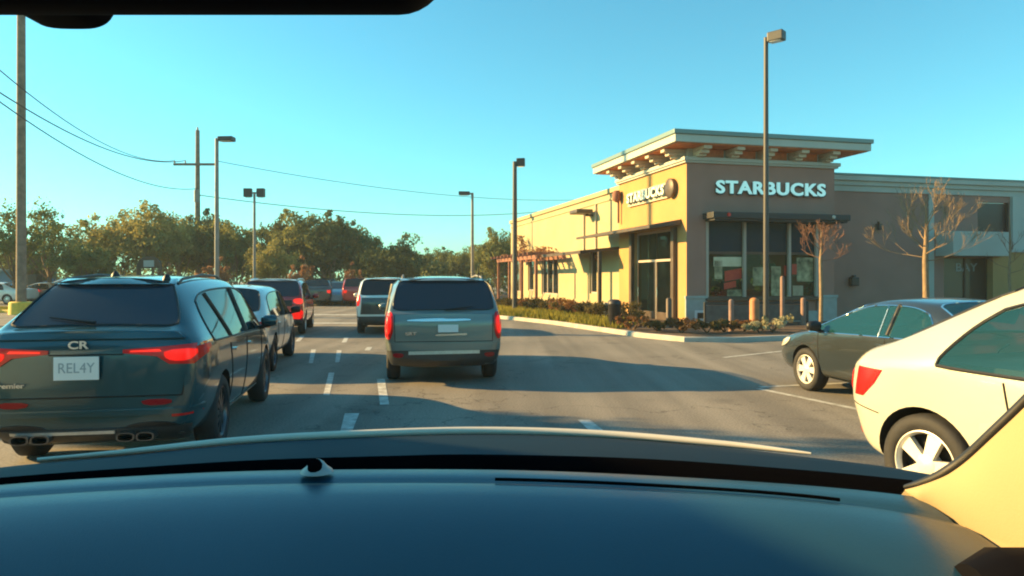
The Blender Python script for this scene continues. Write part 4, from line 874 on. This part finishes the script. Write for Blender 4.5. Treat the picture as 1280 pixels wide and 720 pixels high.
# grey wagon ahead of us
loc = by_corner(493, 473, -.80, -1.40, 8)
c = Car('estate_car', 'grey-green tall wagon with dark rear window and oval red tail lamps in the lane ahead', 'car', BOX, M['paint_grey'], loc, R(8), 'cars queueing in the lanes', 3, 1.0, rearglass=M['glass_purple'], spokes=7)
for sx in (1, -1):
    f = (lambda p: p) if sx > 0 else mirx
    tl = c.patch('tail_lamp', f([(.80, 1.16), (.88, 1.18), (.948, 1.12), (.948, .86), (.90, .74), (.84, .74), (.79, .90)]), 'rear', M['red_lens'], .022, .03, rnd=2, grid=.04)
    c.patch('lamp_core', f([(.82, 1.10), (.90, 1.12), (.93, 1.05), (.93, .90), (.88, .80), (.83, .88)]), 'rear', M['tail_lit'], .028, .02, tl, .04, rnd=2)
    c.patch('reflector', f([(.62, .52), (.80, .53), (.80, .46), (.66, .45)]), 'rear', M['red_dark'], .035, .02, rnd=1)
    o = MB().tube([(sx*.66, y, c.ray(sx*.66, y, 'top', 0)[0].z + h_) for y, h_ in ((-1.75, .0), (-1.6, .045), (-.6, .05), (.2, .05), (.42, .0))], .018, 8).build('roof_rail', M['pole_grey'], c.root, 50)
c.patch('bumper', [(-.93, .68), (.93, .68), (.93, .565), (-.93, .565)], 'rear', M['paint_grey'], .055, .04); c.patch('lower_bumper', [(-.90, .56), (.90, .56), (.84, .30), (-.84, .30)], 'rear', M['bumper_grey'], .03, .03)
c.patch('bumper_strip', [(-.56, .555), (.56, .565), (.56, .51), (-.56, .50)], 'rear', M['alloy'], .045, .02)
c.patch('tailgate_bar', [(-.58, 1.055), (-.05, 1.075), (.05, 1.06), (.42, 1.065), (.42, 1.025), (-.58, 1.02)], 'rear', M['chrome'], .03, .03, rnd=1)
c.patch('plate_recess', [(-.34, 1.0), (.40, 1.0), (.36, .76), (-.30, .76)], 'rear', M['paint_grey'], .004, .01)
c.plate(.06, .91, -2.41, None, .32, .12); c.patch('chrome_strip', [(-.14, .815), (.36, .83), (.36, .80), (-.14, .79)], 'rear', M['chrome'], .016, .01)
textmesh('badge', 'SRT', .07, .005, M['chrome'], c.root, Matrix.Translation((-.52, -2.388, .83)) @ Matrix.Rotation(R(90), 4, 'X'), .003, width=.18)
q = c.ray(.02, 1.20, 'rear', .02)[0]; q2 = c.ray(.46, 1.25, 'rear', .025)[0]; MB().tube([q, q.lerp(q2, .5) + Vector((0, -.01, 0)), q2], [.016, .010, .006], 6).build('rear_wiper', M['trim'], c.root, 50)
c.seam('tailgate_seam', [[(-.78, 1.12), (-.77, .70), (.77, .70), (.78, 1.12)]], 'rear'); c.doors([(1.0, .03), (-.10, .02), (-1.05, -.02)], .36, 1.0)
c.patch('tailgate_spoiler', [(-.74, 1.715), (.74, 1.715), (.76, 1.665), (-.76, 1.665)], 'rear', M['paint_grey'], .06, .03)
MB().tube([(0, 0, 0), (.0, -.10, .24)], [.012, .004], 6).build('antenna', M['trim'], c.root, 50, loc=(.62, -1.5, c.ray(.62, -1.5, 'top', 0)[0].z))
for f in ('l', 'r'): c.seam('window_pillar', [[(-.12, 1.06), (-.14, 1.60)]], f, M['trim'], .03); c.seam('window_pillar', [[(-1.12, 1.06), (-1.14, 1.60)]], f, M['trim'], .05)
# dark saloon by the shop
M['glass_teal'] = clearglass('teal car glass', (.010, .055, .065), .30)
loc = by_corner(1012, 488, -.80, 1.40, 12)
c = Car('saloon_car', 'dark charcoal saloon with pale alloy wheel standing before the shop front', 'car', SEDAN, M['paint_grey2'], loc, R(12), None, 3, 1.0, glass=M['glass_teal'], rim='white_alloy', spokes=6, trim='chrome', mirror_mat=M['trim'])
for sx in (1, -1):
    f = (lambda p: p) if sx > 0 else mirx; fs = 'r' if sx > 0 else 'l'
    c.patch('headlight', [(1.82, .80), (2.26, .68), (2.30, .60), (2.05, .62), (1.86, .70)], fs, M['lens'], .012, .03, rnd=1, grid=.04)
    c.patch('tail_lamp', f([(.50, .90), (.78, .88), (.78, .76), (.55, .78)]), 'rear', M['red_lens'], .012, .02)
    c.seam('window_pillar', [[(-.33, .97), (-.36, 1.36)]], fs, M['trim'], .028)
    c.patch('sill_strip', [(-.95, .27), (1.0, .27), (1.0, .21), (-.95, .21)], fs, M['paint_grey2'], .018, .02)
c.doors([(1.05, .04), (-.32, .02), (-1.15, -.10)], .30, .92); c.handles([(-.16, .83), (-1.0, .84)], M['paint_grey2'])
c.seam('hood_seam', [[(-.78, 1.25), (-.66, 2.0)], [(.78, 1.25), (.66, 2.0)]], 'top')
# cream white saloon close on the driver's side
WA = 201
SEDAN_B = dict(SEDAN); SEDAN_B['axle'] = (-1.66, 1.30); st = list(SEDAN['st']); SEDAN_B['st'] = st
st[1] = S(-2.20, -2.20, .26, .80, .64, .89, .93, .84, 1.01, .77, 1.04, .66, 1.055)
st[2] = S(-2.02, -1.95, .20, .84, .62, .91, .97, .87, 1.06, .80, 1.10, .72, 1.13); st[3] = S(-1.62, -1.22, .19, .85, .62, .91, .965, .885, 1.40, .71, 1.47, .61, 1.51)
st[4] = S(-.55, -.50, .19, .85, .62, .91, .94, .89, 1.46, .72, 1.53, .62, 1.57); st[5] = S(.10, .06, .19, .85, .62, .91, .93, .89, 1.45, .71, 1.52, .61, 1.56)
loc = by_corner(1210, 652, .80, -1.66, WA)
M['glass_clear'] = clearglass('clear car glass', (.012, .06, .07), .52)
c = Car('saloon_car', 'cream white saloon seen from its rear quarter, close beside our windscreen edge', 'car', SEDAN_B, M['paint_cream'], loc, R(WA), None, 3, 1.12, glass=M['glass_clear'], rim='white_alloy', spokes=5, trim='trim')
for sx in (1, -1):
    f = (lambda p: p) if sx > 0 else mirx; fs = 'r' if sx > 0 else 'l'
    c.patch('tail_lamp', f([(.46, .90), (.80, .90), (.80, .70), (.70, .74), (.50, .80)]), 'rear', M['red_lens'], .012, .03, rnd=1)
    c.patch('side_lamp', [(-2.20, .90), (-1.98, .895), (-2.04, .80), (-2.14, .70), (-2.22, .70)], fs, M['tail_lit'], .010, .03, grid=.04)
    c.seam('window_pillar', [[(-.33, .97), (-.36, 1.36)]], fs, M['trim'], .028)
    c.patch('reflector', f([(.50, .44), (.76, .45), (.76, .41), (.50, .40)]), 'rear', M['red_dark'], .012, .02)
c.doors([(1.05, .04), (-.32, .02), (-1.08, -.06)], .30, .92); c.handles([(-.50, .83)], M['paint_cream'])
c.patch('bumper', [(-.66, .50), (.66, .50), (.64, .30), (-.64, .30)], 'rear', M['paint_cream'], .02, .03); c.plate(0, .78, -2.37, None)
MB().box(-.62, -2.0, .93, .62, -1.12, .965).box(-.62, -1.16, .3, .62, -1.12, .93).box(-.7, -1.1, .25, .7, 1.2, .30).build('parcel_shelf', M['bumper_grey'], c.root)
for f in ('l', 'r'): c.seam('bumper_seam', [[(-2.26, .64), (-2.0, .60), (-1.96, .52)]], f, w=.004)
c.seam('boot_seam', [[(-.74, 1.0), (-.70, .70), (.70, .70), (.74, 1.0)]], 'rear', w=.005)
for x in (-.38, .38):
    for y in (-.05, -.98):
        q = MB().box(x - .24, y - .10, .55, x + .24, y + .10, 1.12).box(x - .24, y - .1, .42, x + .24, y + .48, .56); s_ = q.build('seat', M['seat'], c.root, 50, bevel=.05)
        MB().box(x - .13, y - .14, 1.16, x + .13, y - .02, 1.34).build('headrest', M['seat'], s_, 50, bevel=.04)
# unseen tall van, added in the lane beside us to shade our dashboard
VAN = dict(st=[S(-2.75, -2.72, .45, .86, .8, .92, 1.2, .92, 1.3, .90, 1.36, .86, 1.38), S(-2.66, -2.66, .34, .92, .8, .98, 1.22, .97, 1.34, .95, 1.40, .88, 1.42), S(-2.55, -2.52, .30, .94, .8, .99, 1.25, .98, 2.2, .92, 2.46, .84, 2.54),
    S(-1.2, -1.2, .30, .94, .8, .99, 1.25, .98, 2.2, .93, 2.48, .84, 2.58), S(.6, .6, .30, .94, .8, .99, 1.25, .98, 2.2, .93, 2.48, .84, 2.58), S(1.35, 1.25, .30, .94, .8, .99, 1.25, .97, 2.1, .90, 2.42, .80, 2.52), S(2.25, 2.0, .30, .94, .8, .98, 1.22, .95, 1.40, .88, 1.46, .80, 1.50), S(2.65, 2.65, .32, .9, .7, .95, 1.05, .90, 1.12, .84, 1.15, .74, 1.18), S(2.82, 2.82, .4, .74, .62, .80, .86, .76, .92, .7, .95, .6, .96)],
    rear=(1, 2), side=(4, 6), wind=(5, 6), axle=(-1.7, 1.75), R=.36, hw=.985, yB=.5)
c = Car('shade_van', 'unseen tall white van added in the next lane for its shade, behind the dark teal crossover', 'van', VAN, M['paint_white'], (-4.45, 1.0), R(8), None, 2, 1.0); c.root.scale = (1, 1, 1.17)
for sx in (1, -1): c.patch('tail_lamp', ((lambda p: p) if sx > 0 else mirx)([(.84, 1.2), (.95, 1.2), (.95, .85), (.84, .85)]), 'rear', M['red_lens'], .014, .02)
c.patch('bumper', [(-.92, .58), (.92, .58), (.9, .36), (-.9, .36)], 'rear', M['bumper_grey'], .04, .03)
# small cars far down the lane and in the lot beyond
def far_car(px, py, a, body, name, spec, label, lamps='rear', scale=1.):
    c = Car(name, label, 'car', spec, M[body], by_corner(px, py, 0, 0, a), R(a), 'distant cars', 2, scale)
    for sx in (1, -1):
        f = (lambda p: p) if sx > 0 else mirx
        c.patch('tail_lamp', f([(.62, .98), (.84, .98), (.84, .80), (.66, .80)]), 'rear', M['tail_lit'], .014, .02)
        c.patch('headlight', f([(.46, .72), (.70, .74), (.66, .62), (.48, .62)]), 'front', M['lens'], .014, .02)
    return c
far_car(421, 380.5, 192, 'paint_blue', 'saloon_car', SEDAN, 'small blue-grey car facing us far down between the queues', scale=1.05)
far_car(405, 377, 192, 'paint_grey2', 'estate_car', BOX, 'tiny dark tall car facing us in the distant cluster')
far_car(434, 378, 12, 'paint_grey', 'saloon_car', SEDAN, 'tiny grey car in the distant cluster, tail towards us')
far_car(413, 374, 12, 'paint_red', 'saloon_car', SEDAN, 'tiny red car in the distant cluster, tail towards us')
far_car(441, 373.5, 192, 'paint_white', 'saloon_car', SEDAN, 'tiny white car facing us in the distant cluster')
far_car(392, 373, 192, 'paint_grey', 'saloon_car', SEDAN, 'tiny grey car facing us in the distant cluster')
far_car(398, 381, 12, 'paint_grey2', 'saloon_car', SUV, 'distant charcoal car beside the small blue-grey one facing us')
far_car(384, 379, 100, 'paint_white', 'saloon_car', SEDAN, 'distant white car crossing behind the red one')
far_car(447, 381, 12, 'paint_red', 'estate_car', BOX, 'distant red tall car beside the white one')
far_car(432, 376, 100, 'paint_silver', 'saloon_car', SEDAN, 'distant silver car crossing below the trees')
for x, y, a, m_, lab in ((24.5, 9.0, 60, 'paint_red', 'unseen red car added across the lot, mirrored in the shop windows'), (30, 14.5, 60, 'paint_white', 'unseen white car added across the lot, mirrored in the shop windows')):
    Car('saloon_car', lab, 'car', SEDAN, M[m_], (x, y), R(a), 'cars added for the reflections', 2)  # unseen cars, added so the shop glass has them to mirror
far_car(57, 379, 80, 'paint_grey', 'saloon_car', SEDAN, 'distant grey car in the lot behind the tall pole')
far_car(-2, 380, 85, 'paint_white', 'saloon_car', SEDAN, 'distant pale car in front of the blue shed')
far_car(88, 377, 75, 'paint_grey2', 'saloon_car', SUV, 'distant dark car in the lot behind the crossover roof')

# ------------------------------------------------------------------ left side: kerbed strip, shed, box
m0 = [G(*p) for p in ((-420, 396), (-120, 393), (2, 391), (28, 391.5), (44, 389), (30, 386), (-120, 386.5), (-420, 388))]
tag(MB().prism([(p.x, p.y) for p in m0], 0, .15).build('kerb', M['yellow_paint'], bevel=.03), kind='structure')
ctr = sum((p for p in m0), Vector()) / len(m0); tag(MB().prism([(ctr.x + (p.x - ctr.x)*.985, ctr.y + (p.y - ctr.y)*.84) for p in m0], .1, .165).build('lawn', M['grass']), kind='structure')
x, y = P(-14, 62); o = thing('shed', 'low blue shed at the lot edge behind the tall pole', 'building', (x, y, 0))
MB().box(-3.0, -.0, 0, 2.0, 6, 2.3).build('wall', mat('blue sheet metal', (.05, .16, .27), .5, var=.15, vscale=2), o); MB().add([(-3.3, -.4, 2.3), (2.3, -.4, 2.3), (2.3, 6.3, 2.75), (-3.3, 6.3, 2.75), (-3.3, -.4, 2.42), (2.3, -.4, 2.42), (2.3, 6.3, 2.87), (-3.3, 6.3, 2.87)], [(3,2,1,0), (4,5,6,7), (0,1,5,4), (1,2,6,5), (2,3,7,6), (3,0,4,7)]).build('roof', mat('shed roof', (.10, .20, .28), .4), o)
x, y = P(40, 50); o = thing('utility_cabinet', 'tall dark utility cabinet behind the kerb pole', 'cabinet', (x, y, 0)); MB().box(-.35, 0, 0, .35, .6, 1.95).build('housing', mat('dark cabinet', (.03, .035, .04), .5), o, bevel=.03); MB().box(-.30, -.02, .25, .30, -.003, 1.85).build('door', M['pole'], o, bevel=.01)
x, y = P(187, 50); o = thing('sign_board', 'dark arched roadside sign with small pale panel before the gold trees', 'sign', (x, y, 0))
ar = [(-.85, 0), (-.85, 2.5)] + [(.85*math.cos(t), 2.5 + .75*math.sin(t)) for t in [math.pi - math.pi*k/10 for k in range(1, 10)]] + [(.85, 2.5), (.85, 0), (.62, 0), (.62, 2.4), (-.62, 2.4), (-.62, 0)]
q = MB(); nn = len(ar); q.add([(a, -.1, b) for a, b in ar] + [(a, .1, b) for a, b in ar], [tuple(range(nn)), tuple(range(nn, 2*nn))[::-1]] + [(k, nn + k, nn + (k+1) % nn, (k+1) % nn) for k in range(nn)]); q.build('arch', M['steel'], o)
MB().box(-.36, -.13, 2.5, .36, -.102, 2.95).build('panel', M['band'], o)
# low dark undergrowth under the far trees
und = []; rg = random.Random(31)
for px in range(-80, 660, 5):
    Z = rg.uniform(62, 84); x, y = P(px + rg.uniform(-4, 4), Z); und.append(((x, y, rg.uniform(.4, 3.0)), rg.uniform(1.0, 1.8)))
tag(leaf_cloud(und, 90, .22, 32).build('undergrowth', LM['dark']), 'dark continuous undergrowth below the far trees', 'undergrowth', kind='stuff')

# ------------------------------------------------------------------ our own car
me_car = thing('car', 'car we sit in: blue-grey dashboard, dark bonnet edge, beige windscreen pillar and black mirror', 'car', (0, 0, 0))
M['dash'] = mat('dashboard vinyl', (.016, .058, .096), .31, var=.10, vscale=3, bump=.09, bscale=420, spec=.75); M['beige'] = mat('beige trim', (.36, .275, .155), .8, var=.05, vscale=4, bump=.05, bscale=300)
M['own_paint'] = mat('own dark paint', (.008, .020, .036), .6, spec=.12, var=.06); M['black_seal'] = mat('black seal', (.003, .003, .004), .9, spec=.0); M['rim_glint'] = mat('bonnet edge glint', (.72, .66, .54), .35, metal=.2); M['mirror_black'] = mat('mirror housing', (.003, .003, .005), .7, spec=.08)
def own(px, py, z): Z = F * (H - z) / (py - HY); return Vector(((px - CX)/F*Z, Z, z))
ZD, ZH = 1.36, 1.30
def smooth_curve(pts, n_=40):                        # Catmull-Rom through points
    out = []
    for i in range(len(pts) - 1):
        p0, p1, p2, p3 = pts[max(i-1, 0)], pts[i], pts[i+1], pts[min(i+2, len(pts)-1)]
        for k in range(n_ // (len(pts) - 1)):
            t = k / (n_ // (len(pts) - 1)); out.append(.5*((2*p1) + (p2 - p0)*t + (2*p0 - 5*p1 + 4*p2 - p3)*t*t + (3*p1 - p0 - 3*p2 + p3)*t**3))
    return out + [pts[-1]]
dfar = smooth_curve([own(-140, 622, ZD), own(0, 603, ZD), own(160, 592, ZD), own(320, 585, ZD), own(480, 583, ZD), own(640, 584, ZD), own(800, 590, ZD), own(1000, 602, ZD), own(1132, 613, ZD)], 64)
def sheet(name, rows, m, smooth=60):
    n_ = len(rows[0]); b = MB(); b.add([p for r_ in rows for p in r_], [(i*n_ + k, i*n_ + k + 1, (i+1)*n_ + k + 1, (i+1)*n_ + k) for i in range(len(rows) - 1) for k in range(n_ - 1)])
    return b.build(name, m, me_car, smooth)
prof = ((0, -.03), (.006, -.006), (.02, .0), (.05, .0), (.075, -.002), (.085, -.006), (.095, -.003), (.12, .0), (.16, -.003), (.20, -.010), (.24, -.020), (.28, -.034), (.32, -.051), (.36, -.072), (.40, -.098), (.46, -.145), (.52, -.21), (.56, -.30), (.57, -.45))
rows = []
for d, dz in prof:
    row = []
    for i, p in enumerate(dfar):
        t = i / (len(dfar) - 1); edge = max(0, (t - .80) / .20); drop = -.035 * edge**2 * min(1, d*6)
        row.append(Vector((p.x + .30*d*edge, p.y - d, p.z + dz + drop)))
    rows.append(row)
dash = sheet('dashboard', rows, M['dash'], 80)
b = MB(); i0, i1 = int(len(dfar)*.60), int(len(dfar)*.895)
vent = [Vector((p.x, p.y - .085, p.z + .0015 - .035*max(0, ((i0+k)/(len(dfar)-1) - .8)/.2)**2*.5)) for k, p in enumerate(dfar[i0:i1])]
b.tube(vent, .0028, 6); b.build('defroster_slot', M['black_seal'], dash, 50)
sensor = own(396, 590, ZD + .006); q = MB().lathe([(0, .028), (.004, .026), (.010, .018), (.017, .012), (.022, .005), (.023, 0)], 'z', 20); q.build('light_sensor', mat('sensor cap', (.30, .34, .36), .3), dash, 60, loc=sensor)
MB().lathe([(0, .012), (.012, .0125), (.020, .008), (.022, 0)], 'z', 16).build('sensor_eye', M['black_seal'], dash, 50, loc=sensor + Vector((0, -.012, .004)))
q = MB().lathe([(-.08, .0), (-.08, .055), (-.04, .075), (.04, .075), (.09, .05), (.10, 0)], 'x', 18); q.build('side_vent', M['mirror_black'], dash, 60, loc=(.655, .90, 1.285))
# black band at the foot of the windscreen
top = [own(px, py, 1.352) for px, py in ((-140, 612), (0, 597), (160, 585), (320, 575), (480, 570), (600, 568), (800, 573), (1000, 587), (1140, 600))]; top = smooth_curve(top, 64)
rows = [[p + Vector((0, .012, -.16)) for p in top], [p + Vector((0, .006, -.02)) for p in top], [p for p in top], [p + Vector((0, -.012, -.004)) for p in top], [p + Vector((0, -.03, -.05)) for p in top], [p + Vector((0, -.03, -.14)) for p in top]]
sheet('windscreen_seal', rows, M['black_seal'])
# bonnet
hf = smooth_curve([own(px, py, ZH) for px, py in ((-140, 603), (0, 582), (160, 567), (300, 553), (450, 545), (600, 541), (750, 545), (900, 557), (1000, 568), (1100, 580), (1160, 590))], 70)
rows = []
for d, dz in ((.62, -.02), (.40, .0), (.2, .003), (.08, .003), (.03, .001), (.0, -.004), (-.03, -.02), (-.05, -.06), (-.06, -.2), (-.05, -.55)): rows.append([Vector((p.x, p.y - d, p.z + dz)) for p in hf])
sheet('bonnet', rows, M['own_paint'])
i1 = int(len(hf)*.82); MB().tube([p + Vector((0, .004, .004)) for p in hf[int(len(hf)*.13):i1]], [.011*math.sin(math.pi*min(1, max(.04, k/(i1 - int(len(hf)*.13)))))**.5 for k in range(i1 - int(len(hf)*.13))], 8).build('bonnet_glint', M['rim_glint'], me_car, 60)  # pale strip painted as the sun's glint along the bonnet rim
# right pillar and side trim, standing along the inside of the body side
def side(px, py, Y): return Vector(((px - CX)/F*Y, Y, HT(py, Y)))
upper = smooth_curve([side(1131, 612, 1.155), side(1150, 607, 1.13), side(1176, 597, 1.10), side(1205, 578, 1.07), side(1240, 546, 1.03), side(1285, 503, .985), side(1340, 446, .93), side(1420, 360, .86), side(1560, 215, .76)], 48)
lower = [Vector((.02 + u.x + .02*k/len(upper), u.y, 0)) for k, u in enumerate(upper)]
lp = smooth_curve([side(1131, 613, 1.155), side(1150, 632, 1.135), side(1175, 650, 1.11), side(1210, 669, 1.06), side(1250, 690, 1.01), side(1300, 716, .955), side(1360, 750, .90), side(1440, 800, .82), side(1560, 880, .72)], 48)
rows = []
for k in range(9):
    t = k/8; bul = math.sin(math.pi*t)*.012; rows.append([a.lerp(b_, t) + Vector((-bul*min(1, i/8), 0, 0)) for i, (a, b_) in enumerate(zip(upper, lp))])
rows.append([p + Vector((-.02, 0, -.025)) for p in lp]); rows.append([p + Vector((-.03, 0, -.10)) for p in lp])
pil = sheet('windscreen_pillar', rows, M['beige'], 80)
MB().tube([p + Vector((.004, .006, .002)) for p in upper], [.004 + .005*min(1, k/14) for k in range(len(upper))], 8).build('pillar_seal', M['trim'], pil, 60)
# mirror
q = MB(); mr = []
for k in range(16):
    t = math.pi/2 - math.pi*k/15; mr.append((.0 + .042*math.cos(t), .042*math.sin(t)))
outline = [(-.62, .042)] + mr + [(-.62, -.042)]
mx, mz, my = P(490, .56)[0], HT(19, .56) + .042 + .011, .56
nn = len(outline); q.add([(a, 0, b_) for a, b_ in outline] + [(a, .035, b_) for a, b_ in outline], [tuple(range(nn))[::-1], tuple(range(nn, 2*nn))] + [(k, (k+1) % nn, nn + (k+1) % nn, nn + k) for k in range(nn)])
mo = q.build('rear_view_mirror', M['mirror_black'], me_car, 40, bevel=.006, loc=(mx, my, mz))
MB().box(-.56, -.004, -.026, -.0, -.001, .03).build('mirror_glass', mat('mirror face', (.5, .5, .5), .05, metal=1), mo, bevel=.001)
pd = smooth_curve([Vector((x, 0, z)) for x, z in ((-.05, .03), (-.042, .004), (-.028, -.006), (.0, -.008), (.02, -.006), (.032, .004), (.04, .03))], 24)
nn = len(pd); q = MB().add([(p.x, 0, p.z) for p in pd] + [(p.x, .05, p.z) for p in pd], [tuple(range(nn)), tuple(range(nn, 2*nn))[::-1]] + [(k, nn + k, nn + (k+1) % nn, (k+1) % nn) for k in range(nn)])
q.build('mirror_sensor', M['mirror_black'], mo, 40, loc=(P(52, .6)[0] - mx, .04, 1.9330 - mz))
# cabin shell that shades the dashboard: roof, headliner edge, left door and pillar
MB().box(-1.02, -1.3, 1.985, .86, .40, 2.04).build('roof', M['own_paint'], me_car, bevel=.02)
MB().box(-1.06, -1.3, .45, -.98, 1.20, 1.40).build('door', M['own_paint'], me_car, bevel=.02)
MB().tube([(-1.02, 1.22, 1.42), (-1.0, .9, 1.72), (-.96, .38, 1.99)], .045, 8).build('windscreen_pillar', M['own_paint'], me_car, 60)

# ------------------------------------------------------------------ evening haze over the lot
hz = MB().box(-335, -115, -1, 335, 350, 18.2).build('haze', None); hz.data.materials.clear(); tag(hz, kind='stuff')
hm = bpy.data.materials.new('haze'); hm.use_nodes = True; hm.node_tree.nodes.clear()
vo_ = hm.node_tree.nodes.new('ShaderNodeVolumePrincipled'); ou_ = hm.node_tree.nodes.new('ShaderNodeOutputMaterial'); hm.node_tree.links.new(vo_.outputs[0], ou_.inputs['Volume'])
vo_.inputs['Color'].default_value = (.80, .96, 1, 1); vo_.inputs['Density'].default_value = .0008; vo_.inputs['Anisotropy'].default_value = .0; hz.data.materials.append(hm)
